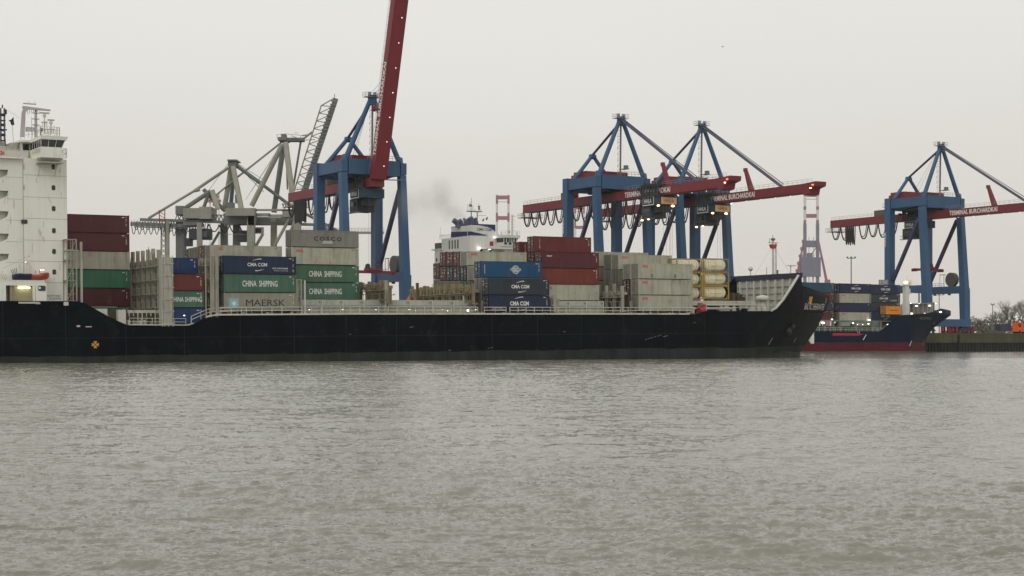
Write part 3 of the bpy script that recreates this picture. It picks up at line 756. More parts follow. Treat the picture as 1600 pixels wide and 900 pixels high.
# lashing bridges between the bays
def lash(px, r0, r1, y_post, y_plate, y_bot, mt, name='lashing_bridge', tower=False, thick=0.9, open_rows=(), levels=4, brown=None, bright=None):
    s0 = NEAR.x(px, 0.3)
    e = empty(name); e.parent = ship
    zt = NEAR.at(px, y_post, 0.3)[1]; zp = NEAR.at(px, y_plate, 0.3)[1]; zb = NEAR.at(px, y_bot, 0.3)[1]
    pm = MB(); pl = MB(); wk = MB()
    for r in range(r0, r1+1):
        y = 0.35+2.5*r
        pm.box(s0-0.35,s0+0.15,y-0.24,y+0.24,zb,zt-rnd.uniform(0,0.5))
        if r < r1:
            if r not in open_rows: pl.box(s0+0.15,s0+thick,y+0.30,y+1.9,zb+0.3,zp)
            if r in open_rows: MB().box(s0+1.2,s0+1.4,y-0.2,y+2.6,zb,zp-0.55).build('dark_backing', M['rusty_dark'], e)  # dark plate added behind open rows, stands in for the shade inside
            pl.box(s0+0.16,s0+thick-0.02,y+0.1,y+2.4,zb,zb+0.3)
            pl.box(s0+0.16,s0+thick-0.02,y-0.1,y+2.6,zp-0.5,zp-0.003)
            for q in range(3):
                yy = y+rnd.uniform(0.3,2.1); rod = MB(); rod.tube((s0-0.45,yy,zp-rnd.uniform(0.3,2.4)),(s0-0.45,yy+rnd.uniform(-1.0,1.0),zt+rnd.uniform(-1.4,0.2)),0.05,n=4); rod.build('lashing_rod', brown or M['lash_brown'], e)
            if brown: 
                for q in range(2):
                    yy = y+rnd.uniform(0.2,2.0); rod = MB(); rod.box(s0-0.5,s0-0.1,yy,yy+rnd.uniform(0.2,0.5),zp-rnd.uniform(0,0.8),zt-rnd.uniform(0,0.6)); rod.build('turnbuckle_bin', brown, e)
    for k in range(levels):
        z = zb+(zp-zb)*(k+0.5)/levels; y0, y1 = 0.35+2.5*r0-0.3, 0.35+2.5*r1+0.3
        wk.box(s0-0.75,s0-0.36,y0,y1,z-0.07,z+0.07)
        wk.tube((s0-0.75,y0,z+1.0),(s0-0.75,y1,z+1.0),0.05,n=4,cap=False)
        for r in range(r0, r1): wk.tube((s0-0.75,0.35+2.5*r,z),(s0-0.75,0.35+2.5*r,z+1.0),0.05,n=4,cap=False)
    pm.build('post', mt, e); pl.build('plate', mt, e); wk.build('walkway', bright or mt, e)
    return e, s0, zb, zt
def tower(px0, px1, y_top, y_bot, mt, extra=0):
    s0, s1 = NEAR.x(px0, 0.3), NEAR.x(px1, 0.3); zt = NEAR.at(px1, y_top, 0.3)[1]; zb = NEAR.at(px1, y_bot, 0.3)[1]
    e = empty('access_tower'); e.parent = ship
    m = MB()
    for x in (s0, s1):
        for y in (0.35, 2.2): m.box(x-0.08,x+0.08,y-0.08,y+0.08,zb,zt)
    m.build('post', mt, e)
    m = MB(); n = max(2, int((zt-zb)/2.6))
    for k in range(n+1):
        z = zb+(zt-zb)*k/n; m.box(s0-0.1,s1+0.1,0.45,2.1,z-0.05,z+0.05)
        if k < n: m.tube((s0,0.3,z+1),(s1,0.3,z+1),0.045,n=4,cap=False); m.tube((s0,0.3,z),(s1,0.3,z+(zt-zb)/n),0.05,n=4,cap=False)
    m.build('landing', M['lash'], e)
    m = MB(); x = (s0+s1)/2
    for dx in (-0.2, 0.2): m.tube((x+dx,0.2,zb),(x+dx,0.2,zt),0.035,n=4,cap=False)
    for k in range(int((zt-zb)/0.4)): m.tube((x-0.2,0.2,zb+k*0.4),(x+0.2,0.2,zb+k*0.4),0.03,n=4,cap=False)
    m.build('ladder', mt, e)
    return e
lash(259, 1, 9, 384, 404, 491, M['lash'], levels=4)
m_ = MB(); s0, s1 = NEAR.x(256,0.3), NEAR.x(269,0.3); zt = NEAR.at(262,402,0.3)[1]
m_.box(s0,s1,0.12,2.4,4.9,zt); m_.build('lashing_tower', M['lash_light'], ship)
m_ = MB()
for px in (253,257,263,270): x = NEAR.x(px,0.3); m_.box(x-0.05,x+0.05,-0.04,0.08,5.95,zt+0.3)
for k in range(6): z = 6.4+k*(zt-6.5)/5.5; m_.box(s0-0.3,s1+0.3,-0.02,0.1,z,z+0.12)
m_.build('tower_frame', M['lash_light'], ship)
# low machinery under it in the hull dip
m_ = MB()
for k in range(26):
    x = NEAR.x(195)+k*(NEAR.x(304)-NEAR.x(195))/26; w_ = rnd.uniform(0.25,0.7)
    m_.box(x,x+w_,rnd.uniform(0.8,1.6),3.0,4.92,4.92+rnd.uniform(0.6,2.2))
m_.box(NEAR.x(207),NEAR.x(300),1.95,2.2,NEAR.at(240,489,2)[1],NEAR.at(240,484.5,2)[1])
for k in range(14): x = NEAR.x(208)+k*0.68; m_.box(x,x+0.14,1.9,2.0,4.9,NEAR.at(240,485,2)[1])
m_.box(NEAR.x(290),NEAR.x(300),0.9,2.0,4.92,7.2)
m_.build('deck_machinery', M['lash_light'], ship)
m_ = MB(); m_.box(NEAR.x(150,5),NEAR.x(300,5),4.6,5.0,4.9,NEAR.at(240,486,5)[1]); m_.box(NEAR.x(130,13),NEAR.x(204,13),12.9,24,4.9,6.3); m_.build('inner_coaming', M['rusty_dark'], ship)
m_ = MB()
for k in range(18): x = NEAR.x(150,3)+k*0.8; w_ = rnd.uniform(0.2,0.5); m_.box(x,x+w_,3.2,3.7,4.92,4.92+rnd.uniform(0.8,2.9))
m_.build('deck_machinery', M['lash'], ship)
for px in (222,224,240,273,281): x = NEAR.x(px); m_ = MB(); m_.box(x,x+0.9,0.7,0.95,4.95,4.95+rnd.uniform(0.8,1.5)); m_.build('mooring_roller', M['rusty_dark'], ship)
for k in range(12): x = NEAR.x(205)+k*0.9; m_ = MB(); m_.box(x,x+0.35,1.84,1.88,6.9+rnd.uniform(-0.6,0.3),7.6); m_.build('vent_slot', M['rusty_dark'], ship)
m_ = MB(); x = NEAR.x(158,1.4); m_.box(x-1.4,x+0.9,1.0,2.0,4.9,NEAR.at(158,482.5,1.4)[1]); x = NEAR.x(192,1.0); m_.box(x-0.7,x+0.5,0.9,1.8,4.9,NEAR.at(190,484,1)[1]); m_.build('white_locker', M['rail'], ship)
lash(334, 0, 6, 399, 404, 488, M['lash'], levels=4)
m_ = MB(); x = NEAR.x(337,0.2); x2 = NEAR.x(342,0.2); m_.box(x,x2,0.0,0.4,7.35,NEAR.at(339,386,0.2)[1]); x = NEAR.x(330,0.2); m_.box(x-0.1,x+0.1,0.0,0.2,7.3,NEAR.at(330,393,0.2)[1]); x = NEAR.x(322,0.2); m_.box(x-0.08,x+0.08,0.0,0.16,7.1,NEAR.at(322,400,0.2)[1]); m_.build('lashing_pole', M['lash'], ship)
tower(465, 472, 437, 488, M['lash'])
m_ = MB(); x = NEAR.x(477.5,0.2); m_.box(x-0.13,x+0.1,0.15,0.35,7.5,NEAR.at(477,438,0.2)[1]); m_.build('lashing_pole', M['rail'], ship)
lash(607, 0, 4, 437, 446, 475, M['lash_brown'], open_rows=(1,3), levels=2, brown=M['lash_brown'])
m_ = MB(); x = NEAR.x(603.5,0.3); zz = NEAR.at(603,438,0.3)[1]; m_.box(x-0.13,x+0.13,0.2,0.46,6.9,zz-1.8); m_.box(x-0.25,x+0.25,0.1,0.56,zz-1.8,zz); m_.build('lashing_pole', M['lash'], ship)
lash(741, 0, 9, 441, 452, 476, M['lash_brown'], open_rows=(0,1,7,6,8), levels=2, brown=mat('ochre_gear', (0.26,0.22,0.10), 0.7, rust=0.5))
m_ = MB(); x = NEAR.x(653, 10); zz = NEAR.at(653,442,10)[1]; m_.box(x-0.2,x+0.2,9.8,10.2,6.9,zz); m_.build('lashing_pole', M['rusty_dark'], ship)
lash(868, 0, 2, 460, 466, 488, M['lash'], levels=1)
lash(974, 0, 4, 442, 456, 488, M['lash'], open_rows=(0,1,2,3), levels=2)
tower(106, 121, 374, 470, M['lash'])
m_ = MB(); x0_, x1_ = NEAR.x(105,1.0), NEAR.x(130,1.0); zz = NEAR.at(127,378,1)[1]
m_.box(x1_-0.28,x1_,0.9,1.3,8,zz); m_.box(x0_,x1_-0.42,1.2,3.2,NEAR.at(110,392,1)[1],NEAR.at(110,390,1)[1]); m_.build('ladder_post', M['lash_light'], ship)

# walkway lamps
def glow(parent, p, r, mt, name='lamp'):
    m = MB(); m.lathe([(r*0.3,-r*0.6),(r,-r*0.25),(r,r*0.25),(r*0.3,r*0.6)], p, n=8)
    return m.build(name, mt, parent)
for px, py, r_ in ((732,485,0.28),(288,493,0.20),(650,485.5,0.1),(700,485.5,0.1),(1222,0,0)):
    if r_: a, b = NEAR.at(px, py, 0.6); glow(ship, (a,0.6,b), r_, M['lamp_white'])
for k in range(9):
    a, b = NEAR.at(380+k*52, 484, 1.1); glow(ship, (a,1.1,b), 0.13, M['lamp_soft'])

# ------------------------------------------------------------------ deckhouse of the near ship
dh = empty('deckhouse'); dh.parent = ship
OW = 2.2
sR = NEAR.x(107, OW); zT = NEAR.at(107, 250, OW)[1]; zD = 8.0
sM = NEAR.x(39, OW); sL = -104.0
SM = M['ship_white']
m_ = MB(); m_.box(sM, sR, OW, 24.8, zD, zT)
zTl = NEAR.at(20, 248, OW)[1]
m_.build('wall', SM, dh)
# aft wing of the wall with the row of open galleries
decks = [(250,265,281.5),(282,298,313.5),(314,330,346.5),(347,365,380.5),(381,396.5,410)]
m_ = MB(); y0, y1 = OW+0.12, OW+0.4
def zz_(py): return NEAR.at(10, py, OW)[1]
sE = NEAR.x(16, OW); sC = NEAR.x(-2, OW); sX = NEAR.x(-34, OW)
lo = zD; hi = zTl
prev = hi
for k, (ya, yt, yb) in enumerate(decks):
    zt_, zb_ = zz_(yt), zz_(yb)
    m_.box(sL, sM-0.003, y0, y1, zt_, prev)                       # band above the opening
    m_.prism([(sE,y0,zt_),(sM-0.003,y0,zt_),(sM-0.003,y0,zb_),(sC,y0,zb_),(sE-0.15,y0,zt_-0.75)], (0,y1-y0,0))
    m_.box(sL, sX, y0, y1, zb_, zt_)
    prev = zb_
m_.box(sL, sM-0.003, y0, y1, lo, prev)
m_.box(sL, sM-0.004, OW+1.3, 24.5, lo, hi-0.02)
m_.box(sL, sM-0.003, y1, OW+1.3, hi-0.15, hi-0.012)
m_.build('gallery_wall', SM, dh)
m_ = MB(); zs = [zz_(yb)-0.0 for a, b, yb in decks]
for z in zs: m_.box(sX, sM-0.1, y1, OW+1.29, z-0.25, z-0.02)
m_.build('gallery_floor', SM, dh)
m_ = MB()
for z in zs: m_.box(sX, sE-1.2, OW+1.2, OW+1.28, z, z+0.5)
m_.build('gallery_back', M['lash'], dh)
m_ = MB()
for z, k in zip(zs, range(5)):
    for q in range(5): m_.tube((sC-2.2+q*0.9,y1+0.1,z),(sC-2.2+q*0.9,y1+0.1,z+0.9),0.03,n=4,cap=False)
m_.build('gallery_railing', M['rail'], dh)
# weld seams: thin dark lines at each deck
m_ = MB()
for py in (276,310,343,376.5,409,442):
    z = NEAR.at(107, py, OW)[1]; m_.box(sM,sR,OW-0.012,OW,z-0.035,z+0.035)
    z = NEAR.at(30, py+1.2, OW)[1]; m_.box(NEAR.x(17),sM,OW+0.108,OW+0.12,z-0.03,z+0.03)
m_.box(sM-0.05,sM+0.01,OW-0.02,OW+0.1,zD,zT); m_.build('weld_seam', M['seam'], dh)
def window(px, py, w, h, off, mt=M['glass'], frame=M['seam'], parent=dh):
    a, z = NEAR.at(px, py, off)
    m = MB(); c = 0.12
    P = [(-w/2+c,-h/2),(w/2-c,-h/2),(w/2,-h/2+c),(w/2,h/2-c),(w/2-c,h/2),(-w/2+c,h/2),(-w/2,h/2-c),(-w/2,-h/2+c)]
    m.prism([(a+u*1.22, off-0.02, z+v*1.16) for u, v in P], (0,0.019,0)); f = m.build('window', frame, parent)
    m = MB(); m.prism([(a+u, off-0.035, z+v) for u, v in P], (0,0.012,0)); m.build('pane', mt, f)
for py in (261,293.5,326,360.5,393,425): window(86, py, 0.50, 0.70, OW)
window(40, 346.5, 0.85, 0.60, OW-0.01)
for py in (261,293): 
    a, z = NEAR.at(40, py, OW); m_ = MB(); m_.box(a-0.05,a+0.05,OW-0.1,OW,z-0.35,z+0.35); m_.build('vent_slot', M['stain'], dh)
a, z = NEAR.at(85.5, 462.5, OW); put_text(dh, 'SAFETY FIRST', a, OW-0.02, z, 2.0, 0.28, M['black_paint'])
a, z = NEAR.at(87, 466.5, OW); put_text(dh, 'NO SMOKING', a, OW-0.02, z, 1.7, 0.26, M['black_paint'])
# vertical rust runs
m_ = MB()
for px, py, ln in ((86,433,0.6),(52,380,1.4),(95,412,1.1),(70,345,1.0),(60,278,0.8),(24,312,1.2),(98,300,0.9)):
    a, z = NEAR.at(px, py, OW); m_.box(a-0.03,a+0.03,OW-0.008,OW,z-ln,z)
m_.build('rust_run', M['stain'], dh)

# bridge with its wing towards us
br = empty('bridge'); br.parent = ship
s0, s1 = NEAR.x(67, -0.3), NEAR.x(101, -0.3)
zf, zw, zv, zr = [NEAR.at(85, py, -0.3)[1] for py in (246.5, 230, 218.5, 213)]
def slab(m, s0, s1, y0, y1, z0, z1, ds0=0, ds1=0, dy0=0):
    m._add([(s0,y0,z0),(s1,y0,z0),(s1,y1,z0),(s0,y1,z0),(s0+ds0,y0+dy0,z1),(s1+ds1,y0+dy0,z1),(s1+ds1,y1,z1),(s0+ds0,y1,z1)],
           [(0,3,2,1),(4,5,6,7),(0,1,5,4),(1,2,6,5),(2,3,7,6),(3,0,4,7)])
m_ = MB(); slab(m_, s0, s1, -0.3, 27.3, zf, zw); slab(m_, s0-0.1, s1+0.5, -0.5, 27.5, zv, zr, 0, 0.25, -0.1)
m_.box(s0+0.1, s1-0.1, 2.5, 24.5, zT-0.02, zf); 
m_.prism([(s0-0.3,0.4,zf),(s1+0.3,0.4,zf),(s1-0.3,2.1,zf-0.75),(s0+0.3,2.1,zf-0.75)], (0,0.02,0)) 
m_.box(NEAR.x(36,6), s0-0.05, 6.2, 21, zT-0.03, zv+0.1); m_.box(NEAR.x(34,5.6), s0-0.1, 5.0, 22, zv+0.1, zr-0.1)
m_.build('wheelhouse', SM, br)
m_ = MB(); slab(m_, s0+0.08, s1-0.1, -0.15, 27.1, zw, zv, 0.0, 0.42, -0.05); m_.build('window_band', M['glass'], br)
m_ = MB()
for k in (0.0, 0.33, 0.66, 1.0):
    x = s0+0.05+(s1-0.1-s0)*k; slab(m_, x-0.025, x+0.025, -0.19, -0.12, zw, zv, 0.42*k, 0.42*k, -0.05)
for k in range(1, 6): y = -0.15+k*1.2; m_.box(s0+0.05,s0+0.075,y-0.04,y+0.04,zw,zv)
m_.build('window_mullion', SM, br)
m_ = MB()
m_.box(NEAR.x(36,6)+0.3, NEAR.x(36,6)+2.0, 6.1, 6.19, zw+0.1, zv-0.05); m_.build('side_window', M['glass'], br)
m_ = MB()
for px in (68,94):
    a, b = NEAR.at(px, 247, 0.6); c, d = NEAR.at(px-6, 276, OW); m_.tube((a,0.6,b),(c,OW-0.05,d),0.05,n=5)
m_.box(s0-0.1,s1+0.1,-0.4,2.3,zf-0.75,zf-0.6)
m_.build('wing_strut', M['seam'], br)
railing('railing', [(s1+0.15,-0.3,zf+0.1),(NEAR.x(106,1.0),0.6,zf+0.1),(NEAR.x(107,1.2),4,zf+0.1)], br, M['rail'], r=0.04, h=1.4, step=0.8)
rr = NEAR.at(66, 208, 3)[1]
railing('railing', [(NEAR.x(36,5),5.2,zr),(NEAR.x(66,0),-0.2,zr),(s1-0.4,-0.2,zr),(s1-0.3,14,zr)], br, M['rail'], r=0.035, h=1.35, step=1.0, rails=(0.35,0.7,1.0))
railing('railing', [(s0-0.2,-0.3,zf+0.7),(s0-0.2,3.5,zf+0.7)], br, M['rail'], r=0.05, h=0.6, step=0.7)
# radar posts, gantry mast, flag, aft mast, funnels
def radar(px, pt, pb, off=8, w=1.6):
    s_, zt = NEAR.at(px, pt, off); zb = NEAR.at(px, pb, off)[1]
    e = empty('radar_mast'); e.parent = ship
    m = MB(); m.tube((s_,off,zb),(s_,off,zt),0.13,0.10,n=8); m.box(s_-0.42,s_+0.42,off-0.4,off+0.4,zt-1.3,zt-1.22); m.box(s_-0.22,s_+0.22,off-0.2,off+0.2,zt-0.5,zt-0.1)
    m.tube((s_-0.45,off,zb),(s_-0.3,off,zt-1.2),0.05,n=4); m.tube((s_+0.45,off,zb),(s_+0.3,off,zt-1.2),0.05,n=4)
    m.box(s_-0.7,s_+0.7,off-0.4,off+0.4,zt-2.4,zt-2.3); m.build('post', M['rail'], e)
    m = MB(); m.box(s_-w/2,s_+w/2,off-0.1,off+0.1,zt,zt+0.22); m.build('scanner', M['lamp_grey'], e)
radar(73, 178, 209, 7, 1.5); radar(83, 189, 209, 6, 1.0)
gm = empty('gantry_mast'); gm.parent = ship
a0, zg = NEAR.at(38, 168, 9); a1 = NEAR.x(82, 9); zb = NEAR.at(38, 214, 9)[1]; a2 = NEAR.x(60, 9)
m_ = MB(); m_.beam((a0,9,zb),(a0+0.25,9,zg-0.6),0.55,0.6,0.45,0.5); m_.beam((a0+0.25,9,zg-0.6),(a0+0.9,9,zg),0.5,0.5)
m_.beam((a0+0.1,9,zg),(a1,9,zg-0.18),0.55,0.42,0.35,0.22); m_.beam((a0+0.2,9,zg+0.62),(a2+0.0,9,zg+0.6),0.5,0.12)
m_.build('gantry_beam', M['lamp_grey'], gm)
m_ = MB(); a, z = NEAR.at(60, 172, 9); m_.tube((a,9.2,zb),(a,9.2,zg-0.2),0.26,0.18,n=8)
for k in range(4): m_.box(a-0.5,a+0.5,8.9,9.5,zb+1+k*0.9,zb+1.08+k*0.9)
for k in range(7): x = a0+0.8+k*0.3; m_.tube((x,9,zg-0.2),(x,9,zg-1.0+0.1*k),0.04,n=4)
m_.tube((NEAR.x(49,9),9,zg+0.6),(NEAR.x(49,9),9,zg+1.1),0.03); m_.tube((NEAR.x(58,9),9,zg+0.6),(NEAR.x(58,9),9,zg+1.1),0.03)
m_.box(a0+0.6,a-0.4,8.6,9.4,zb+0.9,zb+1.5)
m_.build('gantry_fitting', M['lamp_grey'], gm)
m_ = MB(); a, z = NEAR.at(50, 200, 8)
for k, (px, pt) in enumerate(((53,183),(92,198),(96,200),(66,196),(88,196))):
    x, zt = NEAR.at(px, pt, 5); MB().tube((x,5,zr),(x,5,zt),0.03,n=4).build('aerial', M['steel'], ship)
x, zt = NEAR.at(67.5, 200, -0.1); m_.tube((x,0,zr),(x,0,zt),0.07); m_.box(x-0.02,x+0.3,-0.05,0.05,zt-0.5,zt); m_.build('aerial', M['steel'], ship)
am = empty('aft_mast'); am.parent = ship
a, zt = NEAR.at(7.5, 166, 9); zb = zT
m_ = MB()
for dx, dy in ((-0.28,-0.3),(0.28,-0.3),(0.28,0.3),(-0.28,0.3)): m_.tube((a+dx,9+dy,zb),(a+dx,9+dy,zt-0.3),0.07,n=5)
for k in range(8): z = zb+1.6+k*0.75; m_.box(a-0.36,a+0.36,8.65,9.35,z,z+(0.34 if k % 2 else 0.14))
m_.box(a-0.75,a-0.5,8.8,9.2,zt-1.6,zt-0.8); m_.box(a+0.35,a+0.6,8.8,9.2,zt-1.2,zt-0.5); m_.tube((a,9,zt-0.3),(a,9,zt+0.2),0.1)
m_.box(a-0.7,a+0.6,8.8,9.2,zt-3.6,zt-3.45); m_.build('lattice', M['navy_trim'], am)
m_ = MB()
for px, r_, pt in ((3,0.45,226),(7.5,0.35,222),(12,0.30,230),(-6,0.6,215)):
    x, z = NEAR.at(px, pt, 8); m_.tube((x,8,zT),(x,8,z),r_,n=10)
m_.build('exhaust_pipe', M['rod'], ship)
m_ = MB()
for k in range(14):
    x = NEAR.x(14,6)+k*0.27; m_.box(x,x+rnd.uniform(0.08,0.25),5.5+rnd.uniform(0,2),8,zTl,zTl+rnd.uniform(0.8,3.2))
x = NEAR.x(20,6); m_.box(x-3.4,x+0.6,7.4,12,zTl,zTl+2.4); m_.box(x+0.2,x+1.8,6.8,12,zTl,zTl+2.9)
m_.build('roof_house', M['lash_light'], ship)
m_ = MB(); x = NEAR.x(14,5); m_.box(x-5,x+3.1,5.0,5.06,NEAR.at(10,239,5)[1]-0.9,NEAR.at(10,239,5)[1]+0.45); m_.build('roof_screen', M['rail'], ship)
m_ = MB(); x, z = NEAR.at(4, 239, 4.9); m_.lathe([(0.02,0),(0.33,0.01),(0.33,0.04),(0.02,0.05)], (x,4.9,z), axis='y', n=16); m_.box(x+0.3,x+0.55,4.9,4.95,z-0.2,z+0.2); m_.build('red_emblem', mat('emblem_red', (0.45,0.04,0.05), 0.6), ship)
m_ = MB(); m_.box(NEAR.x(-40,2), NEAR.x(37,2), 1.6, 5, zTl, zTl+0.18); m_.build('roof_edge', SM, dh)
railing('railing', [(NEAR.x(-30,2.4),2.4,zTl+0.18),(NEAR.x(36,2.4),2.4,zTl+0.18)], ship, M['rail'], r=0.035, h=1.2)
m_ = MB()
for px, pt in ((14,192),(26,190)): x, z = NEAR.at(px, pt, 7); m_.tube((x,7,zTl),(x-0.35,7,z),0.03,n=4)
a, z = NEAR.at(80,188,8); b, c = NEAR.at(15,172,8); m_.tube((b,8,c),(NEAR.x(36,8),8,NEAR.at(36,186,8)[1]),0.018,n=3)
m_.build('flag_halyard', M['steel'], ship)
a, z = NEAR.at(22, 190, 7); m_ = MB()
P = [(-0.5,0.15),(-0.1,0.25),(0.25,0.7),(0.3,0.0),(0.38,-0.45),(0.1,-0.6),(-0.15,-0.45),(-0.2,-0.1)]
m_.prism([(a+u, 7, z+v) for u, v in P], (0,0.03,0)); m_.build('flag', mat('flag_dark_green', (0.012,0.022,0.018), 0.9), ship)

# boat deck house: white box with a lit opening
bd = empty('boat_deck'); bd.parent = ship
b0, zb0 = NEAR.at(10, 469.5, 0.3); b1 = NEAR.x(74, 0.3); zt1 = NEAR.at(40, 439, 0.3)[1]; zo0 = NEAR.at(30, 446, 0.3)[1]
o0, o1 = NEAR.x(10.5, 0.3), NEAR.x(53, 0.3)
zb0 = 8.3
m_ = MB(); m_.box(-104,b1-0.25,0.3,2.1,zo0,zt1); m_.box(-104,o0,0.3,0.42,zb0,zo0); m_.box(b1-1.6,b1,0.3,2.1,zb0,zo0-0.002); m_.box(b1-0.25,b1,0.3,2.1,zo0,zt1-0.25)
m_.box(o1,o1+0.28,0.3,0.6,zb0,zo0); m_.box(-104,b1-0.3,0.25,2.05,zt1,zt1+0.12)
m_.build('boat_deck_wall', SM, bd)
m_ = MB(); m_.box(o0-1,o1+0.2,2.08,2.14,zb0,zo0); m_.box(o0+0.7,o0+0.8,0.5,2.05,zb0,zo0); m_.build('recess_wall', mat('recess_paint', (0.45,0.42,0.30), 0.6), bd)
m_ = MB(); m_.box(o0-0.0,o0+0.55,1.9,2.05,zb0,zo0-0.3); m_.build('recess_door', M['seam'], bd)
m_ = MB(); a, z = NEAR.at(39, 449.5, 1.6); m_.tube((a-0.85,1.7,z),(a+0.85,1.7,z),0.07,n=8); m_.build('lamp_tube', M['lamp_tube'], bd)
m_ = MB()
for dx, r_ in ((1.9,0.1),(2.2,0.14),(1.55,0.08)): m_.tube((a-0.4+dx*0.75,1.4,zb0),(a-0.4+dx*0.75,1.4,zb0+1.3),r_,n=6)
m_.build('pipework', M['seam'], bd)
window(66.5, 450.5, 1.0, 0.72, 0.29, parent=bd); a, z = NEAR.at(62.5, 450, 0.25); m_ = MB(); m_.box(a-0.06,a+0.2,0.235,0.248,z-0.12,z+0.15); m_.build('lit_sign', M['lit_green'], bd)
# davit and wires
m_ = MB(); a, z = NEAR.at(44, 412, 1.2); zk = zt1+0.12
m_.tube((NEAR.x(43,1.2),1.2,zk),(a,1.2,z),0.06,n=5); m_.tube((NEAR.x(49,1.2),1.2,zk),(NEAR.x(47,1.2),1.2,z+0.2),0.05,n=5); m_.box(a-0.15,a+0.15,1.1,1.3,z,z+0.2)
m_.build('davit', M['rail'], ship); m_ = MB()
a1_, z1_ = NEAR.at(46, 400, 1.2); b_, c_ = NEAR.at(4, 420, 1.2)
pts = [(NEAR.at(px, py, 1.0)[0], 1.0, NEAR.at(px, py, 1.0)[1]) for px, py in ((4,420),(16,415),(31,407),(40,403),(48,400))]
m_.path(pts, 0.03, n=4)
for px, py, r_ in ((47,400,0.13),(39.5,402,0.10),(31,406.5,0.07)): x, z = NEAR.at(px, py, 1.0); m_.lathe([(0.02,-r_),(r_,0),(0.02,r_)], (x,1.0,z), n=8)
for k in range(9): x = NEAR.x(0,1.3)+k*0.12; m_.tube((x-0.4,1.3,zk),(x+rnd.uniform(-0.2,0.4),1.3,zk+rnd.uniform(0.5,1.6)),0.05,n=4)
pts = [(NEAR.at(px, py, 0.5)[0], 0.5, NEAR.at(px, py, 0.5)[1]) for px, py in ((78,428),(83,440),(90,452))]; m_.path(pts, 0.02, n=3)
m_.build('davit_rigging', M['rail'], ship)
glow(ship, (NEAR.at(41.5,409.5,1.2)[0],1.2,NEAR.at(41.5,409.5,1.2)[1]), 0.12, M['lamp_soft']); 
for px in (65,69): glow(ship, (NEAR.at(px,422,1.2)[0],1.2,NEAR.at(px,422,1.2)[1]), 0.13, M['lamp_soft'])
# rescue boat resting on the boat deck
rb = empty('rescue_boat', NEAR.w((NEAR.x(45,1.1),1.1,zk)), NEAR.rot); tag(rb, 'orange rescue boat with pointed bow and dark blue cover on the white boat deck', 'rescue boat')
L0 = NEAR.x(13,1.1)-NEAR.x(45,1.1); L1 = NEAR.x(78,1.1)-NEAR.x(45,1.1); sx = L0*0.06
def boat_ring(x, hw, zb, zt): return [(x,-hw*0.55,zb),(x,hw*0.55,zb),(x,hw,zt-0.25),(x,hw*0.92,zt),(x,-hw*0.92,zt),(x,-hw,zt-0.25)]
def loft(rings):
    v = []; f = []; n = len(rings[0])
    for r_ in rings: v += r_
    for i in range(len(rings)-1):
        for j in range(n): f.append((i*n+j, i*n+(j+1) % n, (i+1)*n+(j+1) % n, (i+1)*n+j))
    f += [tuple(range(n-1,-1,-1)), tuple(range((len(rings)-1)*n, len(rings)*n))]
    m = MB(); m._add(v, f); return m
loft([boat_ring(sx+t*(L1-sx), 0.95*w_, 0.05+zb_, 0.85+dz) for t, w_, zb_, dz in ((0,0.95,0,0.05),(0.25,1,0,0),(0.5,1,0,0.0),(0.62,1,0,0.03),(0.66,0.98,0.02,0.25),(0.85,0.75,0.1,0.32),(0.95,0.4,0.35,0.3),(1,0.08,0.62,0.22))]).build('boat_hull', M['boat_orange'], rb, smooth=False)
loft([boat_ring(L0*0.72+t*(sx+0.5-L0*0.72), 0.98*w_, 0.0, 0.9+dz) for t, w_, dz in ((0,0.8,-0.1),(0.3,1,0.1),(0.6,1.02,0.02),(1,1.0,0.06))]).build('boat_cover', M['tarp_blue'], rb)
m_ = MB(); m_.box(sx+0.8,L1-1.5,-0.97,-0.94,0.42,0.50); m_.tube((L1-1.4,0,1.1),(L1-1.4,0,1.5),0.05); m_.tube((L1-2.0,0,1.05),(L1-2.0,0,1.45),0.05)
for k in range(4): m_.tube((L0*0.72+k*0.2,0.1,0.8),(L0*0.72+k*0.25-0.3,0.1,1.5+0.1*k),0.05,n=4)
m_.build('boat_fitting', M['steel'], rb)

# ------------------------------------------------------------------ containers
HC, ST = 2.896, 2.591
CW = 2.438
_cm = {}
def cbody(L, H, c):
    k = ('b', L, H, c)
    if k not in _cm:
        m = MB(); g = 0.012
        m.box(0.10,L-0.10,0.045,CW-0.045,0.13,H-0.09)                 # panels
        for x in (0.0, L-0.16):
            for y in (0.0, CW-0.16): m.box(x,x+0.16,y,y+0.16,g,H-g)    # corner posts
        for z0, z1 in ((0.10,0.22),(H-0.17,H-0.05)):
            m.box(0.16,L-0.16,0.012,0.10,z0,z1); m.box(0.16,L-0.16,CW-0.10,CW-0.012,z0,z1)
            m.box(0.012,0.10,0.16,CW-0.16,z0,z1); m.box(L-0.10,L-0.012,0.16,CW-0.16,z0,z1)
        m.box(0.10,L-0.10,0.10,CW-0.10,H-0.085,H-0.06)
        m.cur = 1; m.box(0.2,L-0.2,0.22,CW-0.22,0.0,0.125)  # underframe block closing the tier gap; the gap's shade is in its colour
        for q in range(int(L/1.5)): m.box(0.5+q*1.5,0.62+q*1.5,0.10,CW-0.10,0.02,0.12)
        m.cur = 0
        _cm[k] = m.mesh('body', [M[c], M['rusty_dark']])
    return _cm[k]
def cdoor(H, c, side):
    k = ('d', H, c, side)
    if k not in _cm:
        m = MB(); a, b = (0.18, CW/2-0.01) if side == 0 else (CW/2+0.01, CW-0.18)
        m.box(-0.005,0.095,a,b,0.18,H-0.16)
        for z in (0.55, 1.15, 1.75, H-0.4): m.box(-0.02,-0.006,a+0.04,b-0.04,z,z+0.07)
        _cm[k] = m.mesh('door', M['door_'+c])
    return _cm[k]
